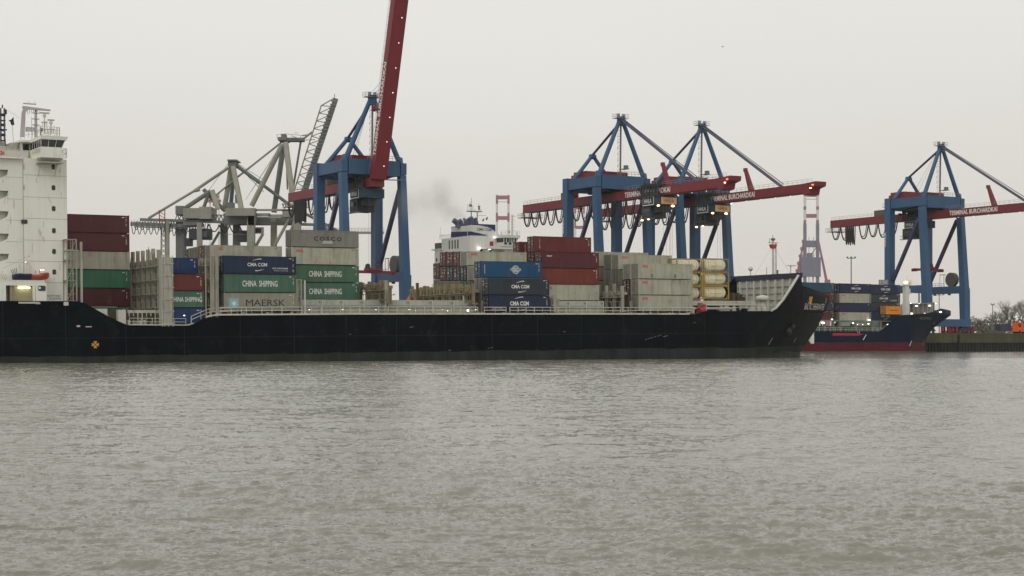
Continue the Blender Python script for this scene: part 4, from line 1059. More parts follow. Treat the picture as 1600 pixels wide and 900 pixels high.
def crods(H, side):
    k = ('r', H, side)
    if k not in _cm:
        m = MB(); a = 0.18 if side == 0 else CW/2+0.01
        for dy in (0.30, 0.72): m.tube((-0.06,a+dy,0.1),(-0.06,a+dy,H-0.1),0.035,n=5)
        _cm[k] = m.mesh('lock_rod', M['rod'])
    return _cm[k]
def cmarks(H, c, seed):
    k = ('m', H, c in ('beige','grey','taupe','rose','cream'), seed % 4)
    if k not in _cm:
        r = random.Random(seed % 4); m = MB()
        for side in (0, 1):
            a = 0.22 if side == 0 else CW/2+0.06
            for q in range(5 if side else 2):
                y = a+r.uniform(0.02,0.5); z = r.uniform(0.7,H-0.6); w = r.uniform(0.16,0.40)
                m.box(-0.03,-0.021,y,y+w,z,z+r.uniform(0.08,0.2))
        _cm[k] = m.mesh('marking', M['steel'] if c in ('beige','grey','taupe','rose','cream') else M['white_paint'])
    return _cm[k]
def cside(L, H, c, seed):
    k = ('s', L, H, c in ('beige','grey','taupe','rose','cream'), seed % 5)
    if k not in _cm:
        r = random.Random(seed % 5); m = MB()
        x = L-0.95
        for q in range(9):
            z = H-0.35-q*0.17; 
            if r.random() < 0.75: m.box(x+0.38,x+0.46+r.uniform(0,0.09),0.034,0.0435,z,z+0.09)
        m.box(x-0.25,x+0.15,0.034,0.0435,H-0.42,H-0.32)
        if r.random() < 0.5: m.box(x-0.22,x+0.05,0.034,0.0435,H-0.62,H-0.55)
        _cm[k] = m.mesh('side_marking', M['steel'] if c in ('beige','grey','taupe','rose','cream') else M['white_paint'])
    return _cm[k]

def swoosh(parent, x, z, w, sgn, y=0.03, mt='white_paint'):
    """thin crescent stroke above or below the letters"""
    m = MB(); n = 12; top = []; bot = []
    for i in range(n+1):
        t = i/n; xx = -w/2 + w*t; ar = 0.62*w*(0.35*math.sin(t*math.pi*0.55)); th = 0.10*w*(t**0.8)*(1.15-t*0.35)
        top.append((xx, ar)); bot.append((xx, ar-th-0.01))
    P = top + bot[::-1]
    if sgn < 0: P = [(-a, -b) for a, b in P]
    m.prism([(x+a, y, z+b) for a, b in P], (0,0.012,0))
    return m.build('swoosh', M[mt], parent)
def deco(o, kind, L, H):
    y = 0.030; c = L/2
    if kind == 'cs': put_text(o, 'CHINA  SHIPPING', 6.05, y, H*0.49, 5.9, 0.95, M['white_paint'], bold=0.012)
    elif kind == 'cs2': put_text(o, 'CHINA  SHIPPING', 6.3, y, H*0.50, 7.0, 0.85, M['white_paint'], bold=0.02)
    elif kind == 'cs20': put_text(o, 'CHINA SHIPPING', 3.2, y, H*0.50, 5.0, 0.75, M['white_paint'], bold=0.01)
    elif kind == 'cma':
        put_text(o, 'CMA CGM', 6.3, y, H*0.50, 3.6, 0.62, M['white_paint'], bold=0.03)
        swoosh(o, 6.25, H*0.72, 1.7, 1); swoosh(o, 6.75, H*0.28, 1.7, -1)
    elif kind == 'cma_eco':
        put_text(o, 'CMA CGM', 5.6, y, H*0.52, 3.3, 0.56, M['white_paint'], bold=0.02)
        swoosh(o, 5.55, H*0.74, 1.5, 1); swoosh(o, 6.0, H*0.28, 1.5, -1)
        put_text(o, 'ECO CONTAINER', 9.5, y, H*0.33, 2.6, 0.22, M['white_paint'], bold=0.02)
        put_text(o, 'bamboo flooring', 9.6, y, H*0.20, 2.3, 0.20, M['white_paint'])
        m = MB(); m.box(L-0.62,L-0.38,0.030,0.043,0.42,0.78); m.build('yellow_sticker', M['yellow'], o)
    elif kind == 'cma_low':
        put_text(o, 'CMA CGM', 6.1, y, H*0.50, 3.8, 0.75, M['white_paint'], bold=0.035)
        swoosh(o, 6.0, H*0.78, 1.7, 1); swoosh(o, 6.7, H*0.20, 1.8, -1)
        put_text(o, 'ECO CONTAINER', 1.7, y, 0.66, 2.2, 0.17, M['white_paint'], bold=0.03)
        put_text(o, 'bamboo flooring', 1.9, y, 0.36, 2.6, 0.17, M['white_paint'], bold=0.02)
    elif kind == 'mae':
        m = MB(); m.box(0.85,2.5,0.030,0.044,0.35,2.0); m.build('star_panel', M['pale_blue_paint'], o)
        P = []
        for i in range(14):
            r_ = 0.68 if i % 2 == 0 else 0.20; t = math.pi/2+i*math.pi/7; P.append((1.68+r_*math.cos(t), 0.018, 1.18+r_*math.sin(t)))
        m = MB(); m.prism(P, (0,0.01,0)); m.build('white_star', M['white_paint'], o)
        put_text(o, 'MAERSK', 6.95, y, 1.3, 6.6, 1.02, M['black_paint'], bold=0.0)
    elif kind == 'cosco':
        put_text(o, 'C O S C O', 6.55, y, H*0.50, 5.0, 0.74, M['black_paint'], bold=0.035)
        m = MB(); m.box(5.6,7.4,0.012,0.028,0.62,1.12); m.build('paint_patch', mat('patch_grey', (0.42,0.42,0.38), 0.6), o)
        put_text(o, 'CCLU 407215', 2.1, y, H-0.48, 1.1, 0.14, M['black_paint'])
    elif kind == 'globe':
        x0, z0, r_ = 6.9, H*0.49, 0.70; m = MB()
        for rx in (1.0, 0.45):
            pts = [(x0+r_*rx*math.cos(i*math.pi/14), y+0.01, z0+r_*math.sin(i*math.pi/14)) for i in range(29)]
            m.path(pts, 0.045, n=4)
        for dz in (-0.35, 0.35): w_ = math.sqrt(r_*r_-dz*dz); m.box(x0-w_,x0+w_,y,y+0.02,z0+dz-0.03,z0+dz+0.03)
        m.build('globe_emblem', M['white_paint'], o)
        m = MB(); m.box(x0-1.05,x0+1.05,0.025,0.036,z0-0.27,z0+0.27); m.build('letter_band', M['blue'], o)
        put_text(o, 'COSCO', x0, 0.018, z0+0.05, 2.2, 0.44, M['white_paint'], bold=0.03); put_text(o, 'SHIPPING', x0, 0.018, z0-0.24, 1.5, 0.14, M['white_paint'], bold=0.02)
        put_text(o, 'CLEANER', 0.75, y, H*0.5, 0.17, 1.5, M['white_paint'], rot=(0,R(-90),0), bold=0.02) if False else None
        m = MB()
        for q in range(9): m.box(0.62,0.76,0.034,0.0435,0.72+q*0.17,0.82+q*0.17)
        m.build('side_marking', M['white_paint'], o)
    elif kind in ('oocl','oocl_r'):
        put_text(o, 'OOCL', 1.5, y, H*0.79, 1.35, 0.44, M['red_paint'], bold=0.05)
        if kind == 'oocl_r':
            m = MB(); m.box(2.75,3.25,0.030,0.044,0.2,0.95); m.box(8.0,8.5,0.030,0.044,0.2,0.9); m.build('repair_patch', M['taupe'], o)
    elif kind == 'triton': put_text(o, 'TRITON', 1.15, y, H*0.52, 0.26, 1.7, M['white_paint'], vertical=True)
    elif kind == 'beacon': put_text(o, 'beacon', 1.6, y, H*0.76, 1.1, 0.36, M['white_paint'], bold=0.02, shear=0.2)
    elif kind == 'faint': put_text(o, 'UASC', 2.6, y, H*0.40, 1.3, 0.35, M['grey'] , bold=0.02)

NCOL = dict(maroon='dark maroon', red='dark red', brick='brick red', beige='beige', grey='light grey', sand='grey-beige', green='green', moss='mossy green', jade='bright green', navy='navy blue',
            slate='slate blue', blue='bright blue', royal='royal blue', cream='cream', orange='orange', teal='dark teal', rose='pinkish beige', dark='dark grey', purple='dark purple', taupe='brownish beige')
DTXT = dict(cs='with white lettering', cs2='with worn white lettering', cs20='with worn white lettering', cma='with two white swooshes', cma_eco='with swooshes and small lettering', cma_low='with large white lettering',
            mae='with pale blue star panel', cosco='with half-painted-over black letters', globe='with white globe emblem', oocl='with small red lettering', oocl_r='with red lettering and two repair patches',
            triton='with vertical white letters', beacon='with short white word', faint='with faint worn lettering')
ORD = ['bottom','second','third','fourth','fifth','sixth','seventh']
cseed = [0]
def container(fr, s, off, z, c, H, kind, label, group, L=12.192, detail=True, front=False):
    cseed[0] += 1
    o = empty('shipping_container', fr.w((s, off, z)), fr.rot)
    tag(o, label, 'container', group)
    link('body', cbody(L, H, c), o)
    if detail:
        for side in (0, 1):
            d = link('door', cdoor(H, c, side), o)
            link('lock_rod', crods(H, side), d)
        link('marking', cmarks(H, c, cseed[0]), o)
        link('side_marking', cside(L, H, c, cseed[0]), o)
    if kind: deco(o, kind, L, H)
    return o
GN = 'containers stacked on the near ship'
BOT = []
def stack(fr, px_r, py_top, row, items, where, L=12.192, group=GN, s_fix=None, off0=0.4, detail=True, names=None):
    off = off0+2.5*row
    s, ht = fr.at(px_r, py_top, off); s -= L
    if s_fix is not None: s = s_fix
    n = len(items); z = ht
    BOT.append((round(px_r), row, round(ht-sum(i_[1] for i_ in items), 2)))
    for i, it in enumerate(items):
        c, H, kind = it[:3]
        z -= H
        lvl = 'top' if i == 0 else ORD[n-1-i]
        if n == 1: lvl = 'lone'
        lab = f"{NCOL[c]} container {DTXT.get(kind, '')}".strip() + f", {lvl} of {where}"
        if lvl == 'lone': lab = f"{NCOL[c]} container {DTXT.get(kind, '')}".strip() + f" of {where}"
        container(fr, s, off+(0.0), z, c, H-0.015, kind, lab, group, L=L, detail=detail)
    return s, z

stack(NEAR, 204.0, 336.5, 5, [('maroon',HC,None),('maroon',HC,None),('beige',HC,'faint'),('jade',HC,None),('maroon',HC,None),('green',HC,'cs2')], 'the stack beside the deckhouse')
stack(NEAR, 320.0, 428.5, 0, [('red',ST,None),('green',ST,'cs20'),('royal',ST,None)], 'the short stack between lashing towers', L=6.058)
stack(NEAR, 310.5, 402.5, 1, [('royal',ST,None),('taupe',ST,None),('dark',ST,None),('taupe',ST,None)], 'the short row behind, between the lashing towers', L=6.058)
s_, z_ = stack(NEAR, 464.0, 400.8, 0, [('navy',HC,'cma_eco'),('green',HC,'cs'),('sand',HC,'mae')], 'the star-panel stack at the rail')
sC0 = NEAR.x(442.0, 5.4)-12.192
stack(NEAR, 442.0, 384.5, 2, [('beige',HC,'oocl'),('maroon',HC,None),('taupe',HC,None)], 'the stack behind the star panel', s_fix=sC0)
for r_, py_, c1, c2, wh in ((3,385.0,'brick','taupe','second'),(4,387.0,'taupe','beige','third'),(5,388.5,'taupe','brick','fourth'),(6,390.5,'purple','taupe','fifth')):
    stack(NEAR, 442.0-11*(r_-2), py_, r_, [(c1,HC,None),(c2,HC,None),('taupe',ST,None)], 'the '+wh+' row behind the star panel', s_fix=sC0)
stack(NEAR, 562.0, 361.0, 3, [('grey',HC,'cosco'),('beige',HC,'oocl'),('moss',HC,'cs'),('green',HC,'cs')], 'the stack under the raised red boom')
# middle bay
sE0 = NEAR.x(859.2, 0.4)-12.192
stack(NEAR, 859.2, 435.3, 0, [('slate',HC,'cma'),('navy',HC,'cma_low')], 'the dark pair at the rail amidships', s_fix=sE0)
stack(NEAR, 846.3, 409.0, 1, [('blue',HC,'globe'),('rose',HC,None),('rose',HC,None)], 'the stack with the globe emblem', s_fix=sE0)
stack(NEAR, 832.5, 416.5, 2, [('beige',ST,None),('moss',ST,None)], 'the row behind the globe container', s_fix=sE0)
stack(NEAR, 819.5, 394.0, 3, [('beige',ST,'oocl'),('slate',ST,None),('moss',ST,None)], 'the fourth row from the rail amidships', s_fix=sE0)
for r_, c1, c2, wh in ((4,'red','slate','the fourth row inboard amidships'),(5,'red','slate','the fifth row inboard amidships'),(6,'red','red','the sixth row inboard amidships')):
    stack(NEAR, 819.5-11.6*(r_-3), 394.0+(r_-3)*0.3, r_, [(c1,ST,None),(c2,ST,None),('taupe',ST,None)], wh, s_fix=sE0)
stack(NEAR, 773, 412.0, 7, [('maroon',HC,None),('taupe',ST,None)], 'the low leftmost row amidships', s_fix=sE0)
# forward of it: the red bay
sF0 = NEAR.x(937, 5.4)-12.192
stack(NEAR, 937.0, 395.0, 2, [('maroon',HC,'beacon'),('brick',HC,None),('beige',HC,'oocl')], 'the front red stack amidships', s_fix=sF0)
stack(NEAR, 924.6, 370.8, 3, [('red',HC,'triton'),('maroon',HC,None),('brick',HC,None),('beige',HC,None)], 'the highest red stack amidships', s_fix=sF0)
stack(NEAR, 901.5, 379.5, 5, [('red',ST,'triton'),('red',ST,None),('brick',HC,None),('maroon',HC,None)], 'the stack behind the highest red', s_fix=sF0)
# grey bay
sG0 = NEAR.x(1083.2, 0.4)-12.192
stack(NEAR, 1083.2, 412.3, 0, [('beige',HC,'oocl_r'),('beige',HC,'oocl'),('beige',HC,'oocl')], 'the rail-side beige stack', s_fix=sG0)
stack(NEAR, 1070, 413.0, 1, [('beige',HC,None),('maroon',HC,None),('red',HC,None)], 'the row behind the rail-side beige stack', s_fix=sG0)
stack(NEAR, 1051.0, 398.8, 3, [('beige',HC,'oocl'),('taupe',HC,None),('taupe',HC,None)], 'the long beige stack near the bow')
stack(NEAR, 1038.7, 398.6, 4, [('taupe',HC,None),('taupe',HC,None),('dark',HC,None)], 'the doors-only row left of the long beige stack')
stack(NEAR, 1014, 394.6, 6, [('beige',HC,None),('taupe',ST,None),('grey',HC,None)], 'the farthest beige row behind the bow stacks')

# tank containers
def tank_container(fr, s, off, z, frame_mat, label):
    L, H, Wd = 6.058, ST-0.02, CW
    o = tag(empty('tank_container', fr.w((s, off, z)), fr.rot), label, 'tank container', 'cream tank containers near the bow')
    prof = []
    R_ = 1.08; x0, x1 = 0.28, L-0.28
    for i in range(7): t = i/6*math.pi/2; prof.append((max(0.02, R_*math.sin(t)), x0+0.75-0.75*math.cos(t)))
    prof += [(R_, x0+0.75), (R_, x1-0.75)]
    for i in range(6, -1, -1): t = i/6*math.pi/2; prof.append((max(0.02, R_*math.sin(t)), x1-0.75+0.75*math.cos(t)))
    m = MB(); m.lathe(prof, (0, CW/2, H/2+0.02), axis='x', n=28); m.build('tank', M['tank'], o, smooth=True)
    m = MB(); t = 0.15
    for x in (0, L-t):
        for y in (0, Wd-t): m.box(x,x+t,y,y+t,0,H)
        m.box(x+0.01,x+t-0.01,t,Wd-t,0.01,t); m.box(x+0.01,x+t-0.01,t,Wd-t,H-t,H-0.01)
    for y in (0.01, Wd-t+0.01):
        m.box(t,L-t,y,y+0.10,0.02,0.14); m.box(t,L-t,y,y+0.10,H-0.12,H-0.02)
        for (xa, xb) in ((t,0.75),(L-t,L-0.75)):
            m.beam((xa,y+0.05,0.75),(xb,y+0.05,0.12),0.07,0.07); m.beam((xa,y+0.05,H-0.7),(xb,y+0.05,H-0.1),0.07,0.07)
    m.build('frame', frame_mat, o)
    m = MB()
    for x in (1.3, L/2, L-1.3): m.lathe([(R_+0.012,-0.03),(R_+0.012,0.03)], (x, CW/2, H/2+0.02), axis='x', n=28)
    m.build('band', M['taupe'], o)
    m = MB(); m.box(1.6,4.4,CW/2-0.25,CW/2+0.25,H-0.10,H-0.03); m.tube((L/2,CW/2,H-0.25),(L/2,CW/2,H-0.02),0.25,n=10); m.build('top_walkway', M['walk'], o)
    m = MB()
    yy = CW/2-R_*0.985
    for q in range(5): m.box(1.7+q*0.55+rnd.uniform(0,0.2),2.0+q*0.55+rnd.uniform(0,0.2),yy-0.05,yy-0.0,H*0.42,H*0.42+0.07)
    m.build('marking', M['steel'], o)
rowT = 2; offT = 0.4+2.5*rowT
for col, (pxr, w1) in enumerate(((1140.0,'fore'),(1098.8,'aft'))):
    s, ht = NEAR.at(pxr, 404.0, offT)
    for k in range(3):
        nm = ['top','middle','bottom'][k]
        tank_container(NEAR, s-6.058, offT, ht-ST*(k+1)-0.0, M['tan_frame'] if k == 0 else M['yellow'],
                       f"cream tank container, {'tan' if k == 0 else 'yellow'} frame, {nm} of the {w1} tank stack" + (' nearest the bow' if col == 0 else ' by beige boxes'))
tank_container(NEAR, NEAR.x(1098.8,offT)-6.4, offT+2.5, NEAR.at(1100,404,offT)[1]-ST, M['yellow'], 'cream tank container mostly hidden behind the long beige container top')

# ------------------------------------------------------------------ the moored ship behind
fs = tag(empty('container_ship', FARS.o, FARS.rot), 'blue container ship with red bottom, moored at the quay behind, white funnel smoking', 'container ship')
FB = 24.0
top_f = [(-141.0,8.6)] + [FARS.at(px,py,off) for px,py,off in ((700,519,0),(1255,517.5,0),(1374,518,0),(1381,513,0),(1395,500.5,0),(1404,492.5,1.2),(1440,489.5,4.5),(1452,484,6.5))]
top_f = [(a, b) for a, b in top_f]
sBf, zBf = FARS.at(1468, 481, 7.5)
tipf = FARS.at(1485.5, 485.5, 12)
top_f = top_f[:-1] + [(sBf-1.5, FARS.at(1462,482,6.5)[1]), (tipf[0], tipf[1])]
stem_f = sorted([(z, s) for s, z in [FARS.at(px,py,12) for px,py in ((1446,551),(1446,535),(1449,525),(1458,513),(1478,498),(1485.5,493),(1485.5,486))]])
stem_f = [(-3.5, stem_f[0][1])] + stem_f
H_far = hull_mat('far_hull_paint', [(-4,(0.13,0.11,0.10)),(0.35,(0.105,0.018,0.025)),(2.95,(0.006,0.015,0.031))], dirt=0.15, rust=0.05)
hull(FARS, FB, top_f, stem_f, -141.0, 40.0, 'hull', H_far, fs, pw=2.0, flare=0.15)
tf0 = tipf[0]
v = []; f = []
xs = [-140+i*4 for i in range(46)] + [44+i*1.5 for i in range(int((tf0-46)/1.5))]
for a in xs:
    if a <= 40: e = 0.2
    else:
        q = (a-40)/(tf0-40); T = interp(top_f, a); pwz = 2.0*(0.62+0.15*max(0,min(1,T/12))*1.6); e = 12-12*(1-q**pwz)+0.3
    z = interp(top_f, a)-0.6 if a < 50 else interp(top_f, a)-1.2
    v += [(a,e,z),(a,FB-e,z)]
for i in range(len(xs)-1): f.append((2*i,2*i+2,2*i+3,2*i+1))
me = bpy.data.meshes.new('deck'); me.from_pydata(v, [], f); me.materials.append(M['far_lash']); link('deck', me, fs)
# marks on the side: tall white letter, crimson stripe, small figures
a, z = FARS.at(1266.5, 526, 0); put_text(fs, 'M', a-1.4, -0.03, z, 5.4, 4.0, M['white_paint'], bold=0.03)
a, z = FARS.at(1255, 526, 0); put_text(fs, 'CMA CG', a-17.0, -0.03, z, 20.0, 4.0, M['white_paint'], bold=0.03)
m_ = MB(); a, z = FARS.at(1301, 522.3, 0); b, z2 = FARS.at(1350, 522.0, 0); m_.prism([(a,-0.04,z-0.35),(b-2,-0.04,z-0.35),(b,-0.04,z+0.1),(b-4,-0.04,z+0.28),(a,-0.04,z+0.35)], (0,0.03,0)); m_.build('crimson_stripe', mat('stripe_crimson', (0.42,0.02,0.06), 0.5), fs)
a, z = FARS.at(1341.5, 517.3, 0); put_text(fs, '13', a, -0.03, z-0.3, 0.8, 0.8, M['white_paint'])
def hull_yf(s_, z):
    if s_ <= 40: return 0.0
    L = interp(stem_f, z)-40; q = max(0, min(1, (s_-40)/L)); return 12-12*(1-q**(2.0*(0.62+0.15*max(0,min(1,z/12))*1.6)))
m_ = MB()
for px, py in ((1350,527),(1422,536.5),(1443,535)):
    off = 1.0
    for _ in range(20): s_, z_ = FARS.at(px, py, off); off = 0.5*off+0.5*hull_yf(s_, z_)
    for t in range(4):
        a = s_-0.6+t*0.3; zz = z_-0.8+t*0.4; m_.poly([(a,hull_yf(a,zz)-0.1,zz),(a+0.35,hull_yf(a+0.35,zz)-0.1,zz),(a+0.65,hull_yf(a+0.65,zz+0.4)-0.1,zz+0.4),(a+0.3,hull_yf(a+0.3,zz+0.4)-0.1,zz+0.4)])
m_.build('draught_mark', M['white_paint'], fs)
off = 3.0
for _ in range(30): s_, z_ = FARS.at(1448, 497.5, off); off = 0.5*off+0.5*hull_yf(s_, z_)
o = put_text(fs, 'CMA CGM PREGOLIA', s_-0.5, 0, z_, 7.5, 0.8, M['grey'], name='name_lettering')
me = o.data.copy(); o.data = me; Mx = Matrix.Translation(o.location) @ o.rotation_euler.to_matrix().to_4x4()
for vt in me.vertices: p = Mx @ vt.co; vt.co = (p.x, hull_yf(p.x, p.z)-0.12, p.z)
o.location = (0,0,0); o.rotation_euler = (0,0,0)
# deck rail, posts and lit walkway under the boxes
x0_, x1_ = FARS.x(1262), FARS.x(1380); zf0 = interp(top_f, x0_)
railing('railing', [(x0_-20,0.2,zf0),(x1_,0.2,zf0)], fs, M['rail'], r=0.05, step=2.0)
m_ = MB()
for px in (1302,1312,1337,1364,1376,1396,1401,1289,1275):
    x = FARS.x(px, 1.0); m_.box(x-0.25,x+0.25,0.8,1.6,zf0-0.5,zf0+3.3)
m_.box(x0_-15,FARS.x(1408,1),1.0,1.5,zf0+2.9,zf0+3.25); m_.box(x0_-15,x1_-1,4.0,4.4,zf0-0.5,zf0+1.6)
for k in range(20): x = x0_-4+k*1.45; m_.box(x,x+rnd.uniform(0.2,0.9),2.6,3.2,zf0-0.5,zf0+rnd.uniform(0.6,2.4))
m_.build('container_support', M['far_lash'], fs)
m_ = MB(); x = FARS.x(1388,1.2); m_.box(x-1.6,x+1.7,1.6,2.6,zf0-0.5,zf0+2.0); m_.build('red_locker', M['vehicle_red'], fs)
m_ = MB()
for px, py, r_ in ((1286,504.5,0.55),(1300,499,0.3),(1333,505,0.35),(1358,500,0.45),(1357,506,0.3),(1387,507,0.3),(1340,507,0.18),(1348,507,0.18),(1403,501.5,0.35)):
    a, z = FARS.at(px, py, 0.6); glow(fs, (a,0.6,z), r_*0.8, M['lamp_white'])
# foredeck breakwater, bulwark, mast
bwf = empty('breakwater'); bwf.parent = fs
s_, z_ = FARS.at(1467, 472, 4.0); zb = zf0+2.5; eb_ = hull_yf(s_, 10.0)+0.7; print('ebw', eb_)
m_ = MB(); m_.prism([(s_,eb_,zb),(s_,FB-eb_,zb),(s_,FB-eb_,z_-0.4),(s_,eb_,z_)], (0.3,0,0)); m_.build('plate', M['taupe'], bwf)
m_ = MB()
for k in range(9): y = eb_+0.3+k*1.9; m_.box(s_-0.5,s_-0.01,y-0.12,y+0.12,zb,z_-0.4)
m_.box(s_-0.6,s_+0.32,eb_,FB-eb_,z_-0.45,z_-0.2); m_.build('stiffener', M['walk'], bwf)
for px, py, r_ in ((1432,478,0.4),(1452.5,477.5,0.45),(1445,490,0.35),(1455,488.5,0.35),(1450.5,490,0.2),(1423,474,0.2),(1462,474,0.2),(1436,474,0.15),(1469.5,487.5,0.45),(1402.5,499.5,0.25),(1434.5,493,0.3)):
    off = 6.0; a, z = FARS.at(px, py, off)
    if py < 492 and px < 1465: # lamps hung on the aft face of the breakwater
        u = (px-800)/F; best = min([(abs(FARS.x(px, o_)-(s_-0.7)), o_) for o_ in [3+0.2*i for i in range(90)]]); off = best[1]; a, z = FARS.at(px, py, off)
    else: off = 4.6 if px > 1465 else 0.8; a, z = FARS.at(px, py, off)
    glow(fs, (a,off,z), r_*0.8, M['lamp_white'])
for px, py, r_ in ((1424.5,490,0.38),(1422.0,493.5,0.38)): a, z = FARS.at(px, py, 2.2); glow(fs, (a,2.2,z), r_, M['lamp_warm'])
mf = empty('foremast'); mf.parent = fs
a, z1 = FARS.at(1415.5, 446, 10); m_ = MB(); m_.box(a-0.85,a+0.85,9.3,10.7,zf0,z1-5); m_.box(a-0.75,a+0.75,9.4,10.6,z1-5,z1); m_.box(a+0.2,a+1.8,9.5,10.5,z1-2.6,z1-2.2); m_.tube((a+1.2,10,z1-2.2),(a+1.2,10,z1-1.0),0.5,n=8)
m_.build('mast_trunk', M['far_white'], mf)
m_ = MB(); m_.box(a-1.4,a+1.9,9.2,10.8,z1,z1+0.15); m_.tube((a+0.4,10,z1),(a+0.4,10,z1+2.9),0.08)
for dx in (-1.3,-0.4,0.6,1.8):
    m_.tube((a+dx,9.2,z1),(a+dx,9.2,z1+1.6),0.05,n=4)
for k in (0.8,1.6): m_.tube((a-1.3,9.2,z1+k),(a+1.8,9.2,z1+k),0.05,n=4)
m_.box(a+0.7,a+1.6,9.5,10.3,z1+0.15,z1+1.3); m_.build('mast_platform', M['far_white'], mf)
glow(mf, (a-0.9,9.1,z1+0.9), 0.62, M['lamp_warm']); a, z = FARS.at(1394, 440, 3); 
m_ = MB(); m_.box(a-2.1,a+1.6,6.4,6.5,z-0.75,z+0.65); m_.tube((a-1.8,6.6,zf0+3),(a-1.8,6.6,z-0.6),0.08); m_.build('notice_board', M['walk'], fs)
put_text(fs, '1 12', a-0.3, 6.38, z, 2.6, 0.7, M['white_paint'])

# containers on the moored ship
GF = 'containers stacked on the moored ship behind'
def fstack(px_r, py_top, row, items, where, **k): return stack(FARS, px_r, py_top, row, items, where, group=GF, off0=1.0, **k)
fstack(1303.5, 441.8, 0, [('teal',HC,None),('red',ST,None),('slate',ST,None),('maroon',HC,None)], 'the moored ship stack beside the dark bow')
fstack(1361, 443.5, 0, [('navy',HC,'cma'),('beige',HC,'oocl'),('navy',ST,None),('beige',HC,'oocl')], 'the moored ship middle stack')
fstack(1406.5, 445.0, 0, [('navy',HC,'cma'),('slate',ST,'cma_eco'),('slate',ST,None),('navy',ST,'cma')], 'the moored ship foremost stack')
s, ht = FARS.at(1401, 478.3, 0.3)
oc = container(FARS, s-6.058, -1.6, ht-ST, 'orange', ST-0.02, None, 'short orange container before the navy stack on the moored ship', GF, L=6.058)
put_text(oc, 'Hapag-Lloyd', 3.1, 0.03, ST*0.5, 3.0, 0.4, M['black_paint'], bold=0.02)
for px, py, c1, wh in ((1292,442.3,'teal','the inner row behind the teal top'),(1350.5,444,'navy','the row behind the middle stack'),(1396,445.4,'slate','the row behind the foremost stack')):
    fstack(px, py, 1, [(c1,HC,None),('maroon',ST,None),('taupe',ST,None),('dark',ST,None)], 'the moored ship, '+wh[4:])

# funnel and accommodation block
sb = empty('accommodation_block'); sb.parent = fs
FWm = M['far_white']
def fx(px, off): return FARS.x(px, off)
o5 = 5.0
sc_, zt = FARS.at(735.5, 352, o5)
s1_ = fx(774, o5)
o_far = None
for q in range(300):        # how far inboard the aft face reaches the pixel column 684
    oo = o5+q*0.1
    if (FARS.M @ Vector((sc_, oo, 0))).x/(FARS.M @ Vector((sc_, oo, 0))).y*F+800 <= 705: o_far = oo; break
z_a = FARS.at(735.5, 368.5, o5)[1]; z_b = FARS.at(735.5, 361.5, o5)[1]; z_t = FARS.at(735.5, 351.5, o5)[1]; z_l = FARS.at(735.5, 392, o5)[1]
m_ = MB(); m_.box(sc_,s1_,o5,o_far,z_a,z_t-0.0); m_.build('funnel_casing', FWm, sb)
m_ = MB(); m_.prism([(sc_-0.03,o5-0.03,z_a+0.1),(sc_-0.03,o_far+0.03,z_a+0.1),(sc_-0.03,o_far+0.03,z_a+1.6),(sc_-0.03,o5-0.03,z_b)], (0.02,0,0))
pts = [(sc_,z_a+0.1)]; n = 8
lowc = [(sc_+(s1_-sc_)*t, z_a+0.1-0.0*t) for t in (0,0.3,0.6)]
m_.prism([(sc_,o5-0.04,z_a+0.1),(sc_+3.2,o5-0.04,z_a+0.15),(sc_+5.2,o5-0.04,z_a+0.1),(sc_+2.6,o5-0.04,z_a+0.75),(sc_+1.2,o5-0.04,z_b-0.2),(sc_,o5-0.04,z_b)], (0,0.03,0))
m_.prism([(s1_-4.6,o5-0.04,z_t),(s1_,o5-0.04,z_t),(s1_,o5-0.04,z_t-1.5),(s1_-1.2,o5-0.04,z_t-0.75),(s1_-2.6,o5-0.04,z_t-0.2)], (0,0.03,0))
m_.box(s1_-5.2,s1_+0.02,o5-0.02,o_far,z_t,z_t+0.35); m_.box(sc_-0.02,s1_-5.2,o5+0.3,o_far,z_t,z_t+0.12)
m_.build('blue_band', M['funnel_blue'], sb)
put_text(sb, 'CMA CGM', sc_+4.0, o5-0.06, (z_b+z_t)/2-0.2, 4.3, 0.72, M['steel'], bold=0.03)
for (xx, zz, g) in ((sc_+4.2, z_t-0.45, 1), (sc_+4.4, z_a+0.72, -1)): swoosh(sb, xx, zz, 1.2, g, y=o5-0.06, mt='steel')
# lower, wider casing
o_w = o_far+4.8
m_ = MB(); m_.box(sc_-0.2,fx(782,o5)+2,o5-0.05,o_w,zf0,z_a)
m_.build('casing_wall', FWm, sb)
z7 = FARS.at(690, 388, 20)[1]
m_ = MB(); m_.box(sc_-0.9,sc_+6,o_w+0.01,o_w+2.6,zf0,z7-0.4); m_.box(sc_-1.1,sc_+6,o_w-0.5,o_w+4.0,z7-0.4,z7-0.1); m_.build('aft_wing', FWm, sb)
m_ = MB(); m_.box(sc_-0.96,sc_-0.91,o_w+1.1,o_w+1.7,z7-3.4,z7-2.6); 
oy = lambda px: min([(abs((FARS.M @ Vector((sc_-0.2, o5+q*0.1, 0))).x/(FARS.M @ Vector((sc_-0.2, o5+q*0.1, 0))).y*F+800-px), o5+q*0.1) for q in range(260)])[1]
for k in range(4):
    y = oy(702.5+k*4.4); zz = FARS.at(735, 379, o5)[1]
    m_.prism([(sc_-0.26,y-0.32,zz-1.15),(sc_-0.26,y+0.32,zz-1.15),(sc_-0.26,y+0.32,zz+1.1),(sc_-0.26,y-0.32,zz+1.1)], (0.05,0,0))
m_.build('louvre', M['glass'], sb)
m_ = MB(); m_.box(sc_-0.3,sc_+2.2,o_w+1.0,o_w+3.6,z7-0.1,z7+1.5); m_.build('aft_wing_house', M['reel'], sb)
railing('railing', [(sc_-0.9,o5,z_a),(sc_-0.9,o5+0.1,z_a)], sb, M['rail'])
m_ = MB()
